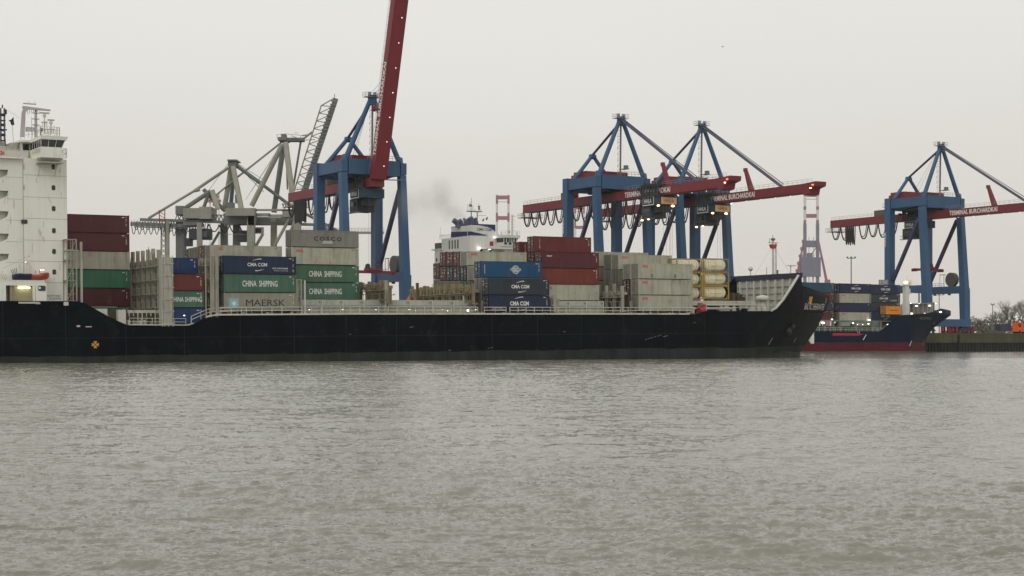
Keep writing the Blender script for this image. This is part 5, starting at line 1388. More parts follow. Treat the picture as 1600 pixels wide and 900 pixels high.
for q in range(12):
    y = oy(684+q*1.6); m_.tube((sc_+0.3,y,z_a),(sc_+0.3,y,z_a+rnd.uniform(0.9,1.4)+(2.0 if q == 1 else 0)),0.05,n=4)
m_.tube((sc_+0.3,oy(684),z_a+1.0),(sc_+0.3,oy(702),z_a+1.0),0.05,n=4); m_.build('roof_railing', M['rail'], sb)
# exhausts and signal mast
m_ = MB()
for px, r_, tilt, hh in ((716,0.85,-1.4,1.0),(722,0.75,-0.9,1.1),(727,0.35,-0.4,1.9),(731,0.5,-0.2,1.6),(737,0.95,-0.6,2.2),(744,0.8,-0.6,1.9)):
    off = 11; a, z = FARS.at(px, 352, off); hh *= 0.75; r_ *= 0.85; m_.tube((a,off,z_t-0.3),(a-0.15,off,z_t+hh),r_,n=12)
    m_.tube((a-0.15,off,z_t+hh),(a+tilt,off,z_t+hh+0.8),r_,r_*0.95,n=12)
m_.build('exhaust_pipe', M['exhaust'], sb, smooth=False)
m_ = MB(); a, z = FARS.at(741, 331, 12)
m_.tube((a-0.9,12,z_t),(a-0.9,12,z),0.12,n=6); m_.tube((a+0.9,12,z_t),(a+0.9,12,z),0.12,n=6); m_.box(a-2.0,a+2.0,11.3,12.7,z,z+0.18)
for dx, h in ((-1.9,2.0),(-1.2,2.6),(-0.8,3.6),(-0.4,1.6),(1.4,2.2),(2.0,0.9),(0.2,0.8)): m_.tube((a+dx,12,z),(a+dx,12,z+h),0.06,n=4)
m_.box(a-1.5,a-0.7,11.9,12.1,z+1.3,z+1.9); m_.box(a+1.1,a+1.8,11.9,12.1,z+1.4,z+1.6); m_.box(a+1.3,a+1.6,11.8,12.2,z+0.5,z+1.4)
m_.tube((a+1,12,z-0.9),(a+3.6,12,z-0.8),0.04,n=4); m_.build('signal_mast', M['steel'], sb)
m_ = MB()
for dx, dz, w_ in ((2.4,-2.0,0.6),(3.4,-1.6,0.7)): m_.prism([(a+dx,12,z+dz),(a+dx+w_,12,z+dz+0.5),(a+dx+w_*0.9,12,z+dz-0.1),(a+dx+w_*0.3,12,z+dz-0.5)], (0,0.03,0))
m_.build('signal_flag', M['crane_dark'], sb)
# bridge block
sb0, sb1 = fx(782, 3), fx(806, 3); zt2 = FARS.at(800, 368, 3)[1]; zw1 = FARS.at(800, 372.5, 3)[1]; zw0 = FARS.at(800, 379.5, 3)[1]; zm = FARS.at(800, 386, 3)[1]
m_ = MB(); slab(m_, sb0+1.0, sb1-1.2, 2.5, 21, zf0, zm); slab(m_, sb0, sb1-0.8, 1.5, 22, zm, zw0, -0.3, 0.5); slab(m_, sb0-0.5, sb1+0.2, 1.2, 22, zw1, zt2)
m_.box(fx(757,3.5), sb1, 1.4, 22, FARS.at(780,389.5,3)[1], FARS.at(780,386.5,3)[1]); m_.box(fx(776,5), fx(783,5), 5, 20, zf0, zw0)
m_.build('bridge_wall', FWm, sb)
m_ = MB(); slab(m_, sb0+0.1, sb1-0.6, 1.7, 21.8, zw0, zw1, -0.1, 0.5); m_.build('window_band', M['glass'], sb)
m_ = MB()
for k in range(6): x = sb0+0.2+k*(sb1-0.8-sb0)/5; m_.box(x-0.1,x+0.1,1.6,1.69,zw0,zw1)
m_.build('window_mullion', FWm, sb)
m_ = MB(); x = fx(795,1.5); m_.box(x,fx(803,1.6),1.60,1.68,zw0+0.05,zw1-0.05); m_.build('green_pane', M['glass_green'], sb)
m_ = MB()
for px in (790,797): x = fx(px,1.5); m_.box(x-0.4,x+0.4,1.40,1.49,zm+0.5,zm+1.05)
for px in (752,766): x = fx(px,4.9); z = FARS.at(px,391,4.9)[1]; m_.box(x-0.35,x+0.35,4.88,4.94,z-0.4,z+0.4)
m_.build('window', M['glass'], sb)
m_ = MB(); x = fx(768,4.9); z = FARS.at(768,381,4.9)[1]; m_.box(x-0.5,x+0.5,4.85,4.94,z-0.5,z+0.6); m_.build('red_panel', M['vehicle_red'], sb)
for px, py, r_ in ((749,388,0.42),(765,389,0.38),(772.5,371,0.30)): a, z = FARS.at(px,py,4.3); glow(sb, (a,4.3,z), r_, M['lamp_white'])
railing('railing', [(sb0-0.6,1.3,zt2),(sb1+0.1,1.3,zt2)], sb, M['rail'], r=0.04, step=0.9)
m_ = MB(); a, z = FARS.at(802, 335, 8)
for dx, dy in ((-0.45,0),(0.0,0.4)): m_.tube((a+dx,8+dy,zt2),(a+dx,8+dy,z),0.09,n=5)
for k in range(7): m_.box(a-0.7,a+0.3,7.8,8.2,zt2+1+k*0.72,zt2+1.12+k*0.72)
m_.box(a-0.3,a+0.5,7.9,8.1,z-0.6,z-0.3); m_.build('radar_mast', FWm, sb)
m_ = MB()
for px, pt in ((783,362),(808,362),(779,366)): x, z = FARS.at(px, pt, 5); m_.tube((x,5,zt2),(x,5,z),0.08,n=4)
x, z = FARS.at(795.5, 362.5, 6); m_.lathe([(0.02,-0.35),(0.35,0),(0.02,0.45)], (x,6,z), n=10); m_.build('roof_aerial', M['steel'], sb)
# its orange free-fall boat at the stern, seen low behind the lashing gear
fb = empty('freefall_boat', FARS.w(FARS.at(644.5,468,8)[:1] + (8,) + FARS.at(644.5,468,8)[1:]), FARS.rot)
tag(fb, 'orange-red lifeboat sloping down at the stern of the moored ship, beside the brown lashing gear', 'lifeboat')
m_ = MB(); m_.lathe([(0.1,-3.2),(0.8,-2.6),(1.25,-1.0),(1.35,1.0),(1.1,2.4),(0.3,3.2)], (0,0,0), axis='x', n=14)
o = m_.build('boat_shell', mat('boat_coral', (0.50,0.10,0.08), 0.5), fb, smooth=True); o.rotation_euler = (0, R(-52), 0)
m_ = MB()
for dx in (-1.6,-0.8,0.2): m_.tube((dx,-0.9,-3.6),(dx+0.8,-0.9,-1.2),0.12,n=5)
m_.tube((-2.2,-0.9,-1.4),(1.2,-0.9,-2.6),0.12,n=5); m_.build('cradle', M['rail'], fb)

# ------------------------------------------------------------------ the blue ship-to-shore cranes
CROT = (0, 0, -(math.pi/2-TH))            # local x = boom direction (towards the water), local y = along the quay
HB0, HB1 = 43.2-QZ, 45.6-QZ              # boom underside / top above the quay
def sag(x0, x1, y, z, depth, n=12):
    return [(x0+(x1-x0)*i/n, y, z-depth*(1-((2*i/n-1)**2)**1.35)) for i in range(n+1)]
def blue_crane(t, label, trolley, raised=None, lit=True, spreader=None, text_u=(6.4,26.4), festoon_to=None, bundle=None, sign='HHLA', side_mark=(31.0, 4.6)):
    c = tag(empty('gantry_crane', Q(t,0,QZ), CROT), label, 'crane', 'blue ship-to-shore cranes')
    B, RD, ST_ = M['crane_blue'], M['crane_red'], M['crane_strut']
    g = 14.5; w = 8.5
    zt, zb = 50.3-QZ, 46.2-QZ
    zp = 20.3-QZ
    for sy in (-1, 1):
        y = w*sy
        m = MB(); m.box(-g-1.25,-g+1.25,y-1.15,y+1.15,2.2,zt-0.01); m.build('leg', B, c)
        m = MB(); m.beam((0.1,y,zb+0.5),(2.0,y,zp),2.0,1.7,2.3,2.1,up=(0,1,0)); m.beam((2.0,y,zp+0.3),(2.3,y,2.2),2.5,2.5,2.3,2.3,up=(0,1,0)); m.build('leg', B, c)
        m = MB(); m.box(-g+1.26,1.3,y-0.85,y+0.85,zt-3.4,zt-0.4); m.build('portal_beam', B, c)
        m = MB(); m.box(-g+1.26,0.9,y-0.8,y+0.8,zp-1.3,zp+1.1)
        m.build('tie_beam', B, c)
        m = MB(); m.beam((-1.2,y,zb-3.2),(-g+1.3,y,zp+2.6),0.95,0.95); m.build('diagonal_brace', ST_, c)
        m = MB(); m.tube((-g+1.4,y*0.97,zt-4.2),(0,y*0.97,zt-3.0),0.16); m.build('tie_rod', B, c)
    for x, ww in ((-g,1.15),(0.2,1.1)):
        m = MB(); m.box(x-ww,x+ww,-w+1.16,w-1.16,zt-3.9,zt-0.004); m.build('cross_beam', B, c)
    for x in (-g, 2.3):
        m = MB(); m.box(x-1.1,x+1.1,-w-1.5,w+1.5,2.3,4.7); m.build('sill_beam', B, c)
        for sy in (-1, 1):
            m = MB(); m.prism([(x-0.5,sy*w-3.4,0.9),(x-0.5,sy*w+3.4,0.9),(x-0.5,sy*w+2.0,2.3),(x-0.5,sy*w-2.0,2.3)], (1.0,0,0))
            for k in range(4): yy = sy*w-2.7+k*1.8; m.lathe([(0.42,-0.2),(0.42,0.2)], (x,yy,0.42), axis='x', n=12)
            m.build('bogie', M['crane_dark'], c)
    # mast head
    za = 67.2-QZ; zk = 57.2-QZ
    for sy in (-1, 1):
        m = MB(); m.tube((0.2,sy*w*0.93,zt-0.5),(0.0,sy*0.55,za-1.2),0.72,0.60,n=10); m.tube((0.2,sy*w*0.93,zt-0.4),(0.2,sy*w*0.93,zt+1.1),0.9,0.7,n=10); m.build('mast_leg', B, c)
        m = MB(); m.tube((-g,sy*w*0.80,zt-0.5),(-g,sy*0.4,zk),0.58,0.55,n=10); m.build('knee_strut', B, c)
    m = MB(); m.tube((-g,-0.9,zk),(-g,0.9,zk),0.75,n=10); m.box(-0.6,0.6,-1.0,1.0,za-2.6,za); m.build('mast_head', B, c)
    m = MB(); m.box(-1.0,1.0,-2.3,2.0,za-0.6,za-0.5); m.box(-0.8,-0.2,-0.9,-0.2,za,za+0.9); m.box(0.3,0.9,0.1,0.8,za,za+0.7)
    for y in (-2.3,-1.3,0.9,2.0):
        for x in (-1.0,1.0): m.tube((x,y,za-0.6),(x,y,za+0.6),0.045,n=4)
    for k in (0.0, 0.6):
        for y in (-2.3,2.0): m.tube((-1.0,y,za+k),(1.0,y,za+k),0.04,n=4)
        for x in (-1.0,1.0): m.tube((x,-2.3,za+k),(x,-1.2,za+k),0.04,n=4); m.tube((x,0.9,za+k),(x,2.0,za+k),0.04,n=4)
    m.build('head_platform', M['walk'], c)
    m = MB(); m.tube((-0.3,0,za-1.5),(-g,-0.2,zk+0.3),0.36,n=8); m.build('backstay', ST_, c)
    m = MB(); m.tube((-0.8,0.3,zt-0.3),(-0.5,0.3,za-2.2),0.28,n=6)
    for k in range(9):
        z = zt+1.2+k*1.7; m.tube((-0.8,0.3,z),(-1.9,0.3,z+0.15),0.06,n=4)
        m.path([(-1.9,0.3,z-0.5),(-2.2,0.3,z),(-1.9,0.3,z+0.7),(-1.2,0.3,z+0.95)], 0.06, n=4)
    m.box(0.2,2.6,-0.6,1.2,zt+1.8,zt+1.95); m.box(1.4,2.4,-0.1,0.9,zt+1.95,zt+2.9)
    m.build('ladder_mast', M['steel'], c)
    m = MB(); m.tube((-1.2,0.2,za-1),(-g+1,0.3,zt+1),0.045,n=4); m.tube((-0.8,-0.2,za-1),(-g+4,-0.3,zt+1),0.04,n=4); m.build('hoist_rope', M['steel'], c)
    # machine house, railings on the portal
    m = MB(); m.box(-19.2,-3.0,-4.4,4.4,zt-1.6,zt+1.5); m.box(-19.4,-13.0,-3.4,3.4,zt+1.5,zt+2.5); m.build('machine_house', RD, c)
    m = MB(); m.box(-22.0,-19.2,-4.6,4.6,zt-2.2,zt-2.05)
    for y in (-4.6,4.6): m.tube((-22,y,zt-1.1),(-19.2,y,zt-1.1),0.05,n=4)
    for k in range(4): m.tube((-22,-4.6+k*3.05,zt-2.1),(-22,-4.6+k*3.05,zt-1.0),0.05,n=4)
    m.tube((-22,-4.6,zt-1.1),(-22,4.6,zt-1.1),0.05,n=4); m.build('rear_platform', M['walk'], c)
    m = MB()
    for k in range(9): yy = -2+k*1.2; m.tube((1.2,yy,zt),(1.2,yy,zt+1.2),0.05,n=4)
    for k in (0.6,1.2): m.tube((1.2,-2,zt+k),(1.2,7.6,zt+k),0.05,n=4)
    m.build('portal_railing', M['walk'], c)
    # rear girder
    bw = 1.9
    m = MB(); m.box(-50.5,3.2,-bw,bw,HB0,HB1)
    m.build('rear_girder', RD, c)
    m = MB(); m.box(-51.5,-46.8,-3.2,3.2,HB0-1.7,HB0-1.55)
    for y in (-3.2,3.2):
        for x in [-51.5+i*0.9 for i in range(6)]: m.tube((x,y,HB0-1.6),(x,y,HB0-0.4),0.05,n=4)
        for k in (-0.9,-0.4): m.tube((-51.5,y,HB0+k),(-46.8,y,HB0+k),0.05,n=4)
    for i in range(8): m.tube((-51.3+i*0.7,-2,HB0-1.6),(-51.0+i*0.7,-2,HB0),0.06,n=4)
    m.build('tail_platform', M['walk'], c)
    m = MB()
    for y in (-bw+0.05,):
        for x in [-50+i*2.0 for i in range(15)]: m.tube((x,y,HB1),(x,y,HB1+1.1),0.045,n=4)
        for k in (0.55,1.1): m.tube((-50,y,HB1+k),(-22,y,HB1+k),0.04,n=4)
    m.build('girder_railing', M['walk'], c)
    m = MB(); m.box(-29,-24.5,-1.7,1.7,HB1+0.01,HB1+2.0); m.build('equipment_cabin', RD if lit else M['reel'], c)
    m = MB(); m.box(-12.5,-1.5,-3.0,3.0,HB1+0.2,zt-4.2); m.box(-11,-3,-4.2,4.2,HB1+0.5,HB1+1.2); m.build('girder_hanger', M['crane_dark'], c)
    # festoon cables hanging in loops
    end = festoon_to if festoon_to is not None else trolley-6
    n = int((end+49.5)/4.6)
    for k in range(n):
        if bundle and bundle[0] <= -49.5+k*4.6 < bundle[1]: continue
        m = MB(); x0 = -49.5+k*4.6
        m.path(sag(x0, x0+4.4, -bw-0.25, HB0-0.25, 4.6 if k % 2 else 4.2), 0.22, n=6)
        m.path(sag(x0+0.35, x0+4.1, -bw-0.65, HB0-0.25, 3.9), 0.14, n=5); m.build('festoon_cable', M['cable'], c)
    if bundle:
        m = MB(); x0, x1 = bundle
        q = int((x1-x0)/0.34)
        for k in range(q): m.path(sag(x0+k*0.34, x0+k*0.34+0.8, -bw-0.3-(k % 3)*0.2, HB0-0.2, 6.2+rnd.uniform(-0.5,0.5)), 0.16, n=5)
        m.build('festoon_cable', M['cable'], c)
    m = MB(); m.box(-50,end+2,-bw-0.5,-bw-0.003,HB0-0.28,HB0-0.06)
    m.build('festoon_track', M['crane_dark'], c)
    # boom
    if raised is None:
        bo = empty('boom', (3.2,0,0)); bo.parent = c; L = 48.2
    else:
        bo = empty('boom', (2.2,0,HB0+2.4), (0,-raised,0)); bo.parent = c; L = 54.0
    zo = 0 if raised is None else -HB1
    m = MB(); m.box(0.02,L-5.5,-bw+0.01,bw-0.01,HB0+zo,HB1+zo)
    m.prism([(L-5.5,-bw+0.01,HB0+zo),(L-4.5,-bw+0.01,HB0+zo-0.7),(L-2.6,-bw+0.01,HB0+zo-0.5),(L-2.2,-bw+0.01,HB0+zo+1.0),(L,-bw+0.01,HB1+zo-0.9),(L+0.2,-bw+0.01,HB1+zo+0.3),(L-5.5,-bw+0.01,HB1+zo)], (0,2*bw-0.02,0))
    m.build('box_girder', RD, bo)
    put_text(bo, 'TERMINAL BURCHARDKAI', (text_u[0]+text_u[1])/2-3.2, -bw-0.03, (HB0+HB1)/2+zo, text_u[1]-text_u[0], 1.5, M['white_paint'], bold=0.03)
    m = MB()
    for x in [1+i*2.0 for i in range(24)]: m.tube((x,-bw+0.1,HB1+zo),(x,-bw+0.1,HB1+zo+1.1),0.04,n=4)
    for k in (0.55,1.1): m.tube((1,-bw+0.1,HB1+zo+k),(47,-bw+0.1,HB1+zo+k),0.035,n=4)
    m.box(L-8,L-7,-bw,bw,HB1+zo,HB1+zo+1.5) if False else None
    m.build('boom_railing', M['walk'], bo)
    m = MB(); m.beam((19.5,0,HB1+zo),(16.9,0,HB1+zo+6.2),1.1,1.5,0.7,0.9); m.box(16.3,17.3,-0.4,0.4,HB1+zo+5.7,HB1+zo+6.7); m.build('boom_post', RD, bo)
    for k in range(7):
        glow(bo, (3.5+k*6.3, 0.9 if raised is None else 0.6, HB0+zo-0.12), 0.13, M['lamp_soft'])
    if raised is None:
        glow(bo, (L-0.8,-bw-0.1,HB1-0.6), 0.30, M['lamp_red']); glow(bo, (L-1.7,-bw-0.1,HB1-1.4), 0.28, M['lamp_red'] if not lit else M['lamp_warm'])
        m = MB(); m.tube((0.4,-0.35,za-0.9),(36,-0.35,HB1),0.30,n=8); m.tube((0.4,0.35,za-0.9),(36,0.35,HB1),0.30,n=8)
        m.tube((0.4,0,za-0.3),(36.5,0,HB1+0.8),0.12,n=5)
        for k in range(9): q = 0.08+k*0.1; x = 0.4+q*35.6; z = za-0.9+(HB1-za+0.9)*q; m.tube((x,-0.9,z),(x,-0.9,z+0.9),0.06,n=4)
        m.build('forestay', M['stay'], c)
    else:
        m = MB()
        for (x0, y0, q) in ((0.3,-1.0,26.0),(0.3,0.8,27.0),(-0.3,0.2,23.5),(0.9,-1.4,28)):
            p = Vector((q*math.cos(raised)+2.2+2.4*math.sin(raised)*0, y0, HB0+q*math.sin(raised))); m.tube((x0,y0,za-0.4), p, 0.06, n=4)
        m.build('forestay', M['steel'], c)
        m = MB(); m.tube((3.0,2.5,HB1-0.5),(2.6,w,zt-5),0.15,n=5); m.build('hinge_tie', M['steel'], c)
    # trolley with cab
    u = trolley
    tr = empty('trolley', (u,0,0)); tr.parent = c
    m = MB(); m.box(-4.0,4.0,-3.0,3.0,HB0-2.7,HB0-0.35); m.build('trolley_frame', M['crane_teal'], tr)
    m = MB(); m.box(-4.6,3.0,-3.1,-2.3,HB0-0.34,HB0+1.0); m.box(-4,3.5,-2.9,2.9,HB1+0.1,HB1+0.7)
    for k in range(7): m.box(-4.8+k*1.3,-4.5+k*1.3,-3.2,-2.9,HB0-0.4,HB1+0.9+0.3*(k % 2))
    m.box(-6.8,4.0,-3.25,-3.15,HB0+1.3,HB0+1.42); m.box(-7.2,5.0,-3.3,-3.1,HB0-0.35,HB0-0.2)
    for k in range(6): m.box(-6.6+k*1.9,-6.2+k*1.9,-3.15,-2.0,HB1-0.6+0.5*(k % 3),HB1+0.2+0.5*(k % 3))
    m.build('winch_gear', M['crane_dark'], tr)
    m = MB(); m.box(-5.2,-0.8,-2.6,2.6,HB0-6.0,HB0-2.7); m.box(-0.4,1.6,-1.8,1.8,HB0-4.6,HB0-2.71); m.build('cab', M['crane_dark'], tr)
    m = MB(); m.box(-4.6,-1.4,-2.64,-2.6,HB0-4.6,HB0-3.4); m.build('cab_window', M['glass'], tr)
    m = MB()
    for k in range(5): m.tube((-5.6+k*1.3,-2.9,HB0-6.2),(-5.6+k*1.3,-2.9,HB0-5.0),0.05,n=4)
    m.tube((-5.8,-2.9,HB0-5.1),(-0.2,-2.9,HB0-5.1),0.06,n=4); m.box(-6.0,0.2,-3.0,-2.0,HB0-6.3,HB0-6.1); m.build('cab_platform', M['steel'], tr)
    m = MB(); m.box(-3.9,1.2,-3.08,-3.02,HB0-2.65,HB0-0.2); m.build('sign_frame', M['white_paint'], tr)
    m = MB(); m.box(-3.7,1.0,-3.12,-3.09,HB0-2.4,HB0-0.45); m.build('sign_board', M['navy_trim'], tr)
    put_text(tr, sign, -1.4, -3.15, HB0-1.45, 3.4, 1.2, M['white_paint'], bold=0.02)
    if lit:
        m = MB(); m.box(4.01,4.06,-2.6,2.6,HB0-2.5,HB0-0.7); m.build('lit_board', M['sign_amber'], tr)
        put_text(tr, sign, 4.09, 0.0, HB0-1.6, 3.4, 1.1, M['tan_frame'], rot=(R(90),0,R(90)), bold=0.02)
        for (x, y, z, r_) in ((3.4,-3.1,-3.0,0.50),(4.2,1.2,-3.0,0.58),(-4.6,-2.8,-6.5,0.45),(-1.6,-2.8,-6.4,0.38)):
            glow(tr, (x,y,HB0+z), r_*0.8, M['lamp_warm'])
        glow(tr, (4.3,3.0,HB0-0.1), 0.2, M['lamp_soft'])
    m = MB()
    for x, y in ((3,-1),(4.2,-1),(3,1),(4.2,1),(6.2,-1)):
        m.tube((x,y,HB0-2.6),(x,y,spreader if spreader else 9.0),0.035,n=4)
    m.build('hoist_rope', M['steel'], tr)
    if spreader:
        m = MB(); z = spreader; m.box(3.6-0.7,3.6+0.7,-6.1,6.1,z-1.1,z-0.4); m.box(3.6-1.1,3.6+1.1,-2.2,2.2,z-0.4,z+0.1); m.box(3.6-1.2,3.6+1.2,-6.1,-5.6,z-1.4,z-0.5); m.box(3.6-1.2,3.6+1.2,5.6,6.1,z-1.4,z-0.5)
        m.build('spreader', RD, tr)
        m = MB()
        for y in (-1.6,1.6): m.lathe([(0.6,-0.3),(0.6,0.3)], (3.6,y,z+0.8), axis='x', n=12); m.box(3.2,4.0,y-0.7,y+0.7,z+0.1,z+0.5)
        m.build('sheave_block', M['crane_dark'], tr)
    # cable reel on the far tie beam, with its stand
    m = MB(); m.lathe([(0.3,-0.8),(2.3,-0.75),(2.3,0.75),(0.3,0.8)], (-3.4,w,zp+3.3), axis='y', n=22); m.build('cable_reel', M['reel'], c)
    m = MB(); m.box(-8.2,-5.6,w-0.8,w-0.6,zp+4.9,zp+5.1); m.tube((-8.1,w-0.7,zp+1.1),(-8.1,w-0.7,zp+5),0.09,n=4); m.tube((-6.3,w-0.7,zp+1.1),(-6.3,w-0.7,zp+5),0.12,n=4)
    for k in range(6): m.tube((-12.5+k*1.3,w-0.9,zp+1.1),(-12.5+k*1.3,w-0.9,zp+2.2),0.06,n=4)
    for k in (0.5,1.1): m.tube((-12.5,w-0.9,zp+1.1+k),(-6,w-0.9,zp+1.1+k),0.05,n=4)
    m.build('reel_stand', M['steel'], c)
    for x in (-11,-4.5): MB().box(x-0.3,x+0.3,w-0.5,w+0.3,zp-1.8,zp-1.31).build('floodlight', M['crane_dark'], c)
    # code letters up the landside leg
    put_text(c, 'K005', -g-0.75, -w-1.18, side_mark[0], 0.95, side_mark[1], M['white_paint'], vertical=True, bold=0.02)
    return c
blue_crane(0.0, 'blue crane with its red boom lowered, left of the overlapping pair', 18.8, text_u=(4.6,26.0))
blue_crane(28.9, 'blue crane with its red boom lowered, right of the overlapping pair', 5.6)
blue_crane(126.0, 'blue crane standing alone at the right, red spreader hanging between its legs', -9.5, lit=False, spreader=27.5-QZ, bundle=(-42.5,-38.0), text_u=(5.5,25.5))
blue_crane(-78.5, 'blue crane with its red boom raised steeply into the sky behind the green containers', -3.0, raised=R(74.5), lit=False, bundle=(-45.0,-37.5), festoon_to=-17, text_u=(9.0,33.0), spreader=22.0-QZ)

# ------------------------------------------------------------------ the two old grey cranes at the left
def gw(px, py, Y): return W(px, py, Y)
GY = 545.0
def old_crane(name_label, base_px, parts):
    base = W(base_px, 535, GY); base.z = QZ
    c = tag(empty('gantry_crane', base), name_label, 'crane', 'old grey gantry cranes')
    for nm, mt, fn in parts:
        m = MB(); fn(m, lambda px, py, dy=0.0: W(px, py, GY+dy)-base); m.build(nm, mt, c)
    return c
G, GD, GL = M['old_crane'], M['old_crane_dk'], M['old_crane_lt']
zground = HZ-(QZ-CH)*F/GY
def leg(px0, py0, px1, w0, w1, dy=0): return lambda m, P: m.beam(P(px0,py0,dy), P(px1,zground,dy), w0, w0, w1, w1)
def bars(lst, dys=(0,)): 
    def f(m, P):
        for a, b, c_, d, w in lst:
            for dy in dys: m.tube(P(a,b,dy), P(c_,d,dy), w, n=8)
    return f
def boxes(lst):
    def f(m, P):
        for a, b, c_, d, y0, y1 in lst:
            p, q = P(a,d,y0), P(c_,b,y0); m.box(p.x,q.x,p.y,p.y+(y1-y0),p.z,q.z)
    return f
def loops_f(m, P):
    for k in range(13):
        x0 = 205+k*9.0; d = 20 if k < 6 else 22
        for dy, q in ((-3.2, 0), (2.8, 4)):
            n = 10; pts = [P(x0+q+8.0*i/n, 352+(d if q == 0 else d-7)*(1-(2*i/n-1)**2)-6+k*0.1, dy) for i in range(n+1)]; m.path(pts, 0.13, n=5)
def loops_g(m, P):
    for k in range(5):
        x0 = 311+k*16.0; n = 10; pts = [P(x0+15.5*i/n, 350+k*1.0+11*(1-(2*i/n-1)**2), -3.2) for i in range(n+1)]; m.path(pts, 0.2, n=5)
def truss_f(m, P):
    for dy in (-3, 3):
        m.beam(P(219,343,dy), P(520,352,dy), 0.9, 0.9); 
    for k in range(17):
        x0 = 274+k*6.2
        if k < 15: m.tube(P(x0,343.5+k*0.15,-3), P(x0+3.1,334+k*0.15,-3), 0.16, n=4); m.tube(P(x0+3.1,334+k*0.15,-3), P(x0+6.2,343.5+k*0.15,-3), 0.16, n=4)
    m.tube(P(277,334.5,-3), P(366,336.5,-3), 0.18, n=5)
def low_truss(m, P):
    for dy in (-3, 3):
        m.beam(P(204,350,dy), P(300,353,dy), 0.6, 1.2)
        m.beam(P(212,354.5,dy), P(290,357,dy), 0.35, 0.35)
    for k in range(24):
        x0 = 206+k*4.4; m.tube(P(x0,344,-3), P(x0,355,-3), 0.09, n=4)
def mastf(m, P):
    for dx in (0, 8.5): m.tube(P(249+dx,328,-8), P(249+dx,347,-8), 0.16, n=4)
    for k in range(3): m.tube(P(249,331+k*5,-8), P(257.5,336+k*5,-8), 0.10, n=4)
def thin_tower(m, P):
    for dx, dy in ((0,0),(6,0),(0,3),(6,3)): m.tube(P(252+dx,352,dy), P(251+dx*1.8,zground,dy), 0.22, n=4)
    for k in range(6): m.tube(P(252,356+k*8,0), P(259,364+k*8,0), 0.13, n=4); m.tube(P(259,356+k*8,0), P(252,364+k*8,0), 0.13, n=4)
old_crane('weathered grey crane with a level boom trailing black cable loops, left of its luffed twin', 300, [
    ('boom', GD, truss_f), ('catwalk', GD, low_truss), ('festoon_cable', M['cable'], loops_f), ('festoon_cable', M['cable'], loops_g),
    ('leg', GD, lambda m, P: m.beam(P(283,343,0), P(283,zground,0), 3.0, 3.0)),
    ('leg', G, leg(312,348,312,1.6,1.7,-6)), ('leg', GD, leg(350,345,352,2.2,2.4,4)), ('leg', G, leg(262,345,262,1.0,1.2,-4)), 
    ('ladder_tower', G, thin_tower), ('lattice_frame', M['vehicle_red'], mastf),
    ('machinery_house', G, boxes([(286,325,318,341,-5,5),(311,323,330,342,-5.5,5)])),
    ('machinery_house', GD, boxes([(274,321.5,287,335,-4,4),(286,347,312,352,-4,4)])),
    ('house_window', M['walk'], boxes([(320,328,328.5,331.5,-5.62,-5.52)])),
    ('mast_leg', GD, bars([(329,299,291,324,0.75),(327.5,298,317,328,0.6)], (-2,))), ('mast_leg', GL, bars([(331,297,341,327,0.85)], (-4,))),
    ('mast_leg', G, bars([(361,262,350,330,0.85)], (0,))), ('mast_leg', GL, bars([(364,260,377,326,0.9)], (-3,))), ('mast_leg', GD, bars([(366,262,361,318,0.7)], (3,))),
    ('mast_head', GD, boxes([(356,250,368,260,-3,3),(355,249,370,251,-4,4)])),
    ('stay', G, bars([(232,341,304,298,0.42),(304,298,357,262,0.5),(304,298,312,296,0.6)], (-2,))),
    ('stay', GD, bars([(366,256,408,287,0.65),(408,287,455,322,0.55),(455,322,530,362,0.5),(318,296,352,330,0.65)], (-1,))),
    ('hoist_rope', M['steel'], bars([(357,255,325,299,0.07),(366,254,412,300,0.10),(367,253,415,283,0.07)], (0,))),
    ('cab', M['crane_dark'], boxes([(295,357,326,373,-4,3),(288,372,298,384,-3,1)])),
    ('cab_window', M['steel'], boxes([(313,361,323,370,-4.12,-4.02)])),
    ('brace', G, bars([(343,362,322,398,0.45),(316,340,308,348,0.3)], (2,))),
    ('winch_housing', GD, boxes([(367,304,376,317,-3,-1),(354,316,364,330,-2,2)])),
])
def lattice(m, P):
    """raised lattice boom: thick chord at the right, thin chord at the left, zig-zag between"""
    A0, A1 = (477,294), (525,154); B0, B1 = (460,297), (502,165)
    n = 11
    for k in range(n):
        a = k/n; b = (k+1)/n
        pa = (A0[0]+(A1[0]-A0[0])*a, A0[1]+(A1[1]-A0[1])*a); pb = (B0[0]+(B1[0]-B0[0])*a, B0[1]+(B1[1]-B0[1])*a)
        qb = (B0[0]+(B1[0]-B0[0])*b, B0[1]+(B1[1]-B0[1])*b); qa = (A0[0]+(A1[0]-A0[0])*b, A0[1]+(A1[1]-A0[1])*b)
        for dy in (-2.0, 2.0):
            m.tube(P(*pa, 0), P(*pb, dy), 0.14, n=4); m.tube(P(*pa, 0), P(*qb, dy), 0.14, n=4)
        m.tube(P(*qb,-2), P(*qb,2), 0.12, n=4)
    for dy in (-2.0, 2.0): m.tube(P(*B0,dy), P(*B1,dy), 0.24, n=6); m.tube(P(*B1,dy), P(523,153,0), 0.2, n=5)
def chord(m, P):
    m.beam(P(476,298,0), P(525,154,0), 1.9, 1.6, 1.5, 1.2, up=(0,1,0))
    for k in range(26): t = k/26; m.box(*(lambda p: (p.x-0.9,p.x+1.1,p.y-2.1,p.y-1.7,p.z-0.25,p.z+0.35))(P(476+49*t,298-144*t,0)))
    m.tube(P(522,154,0), P(523,147,0), 0.12, n=4)
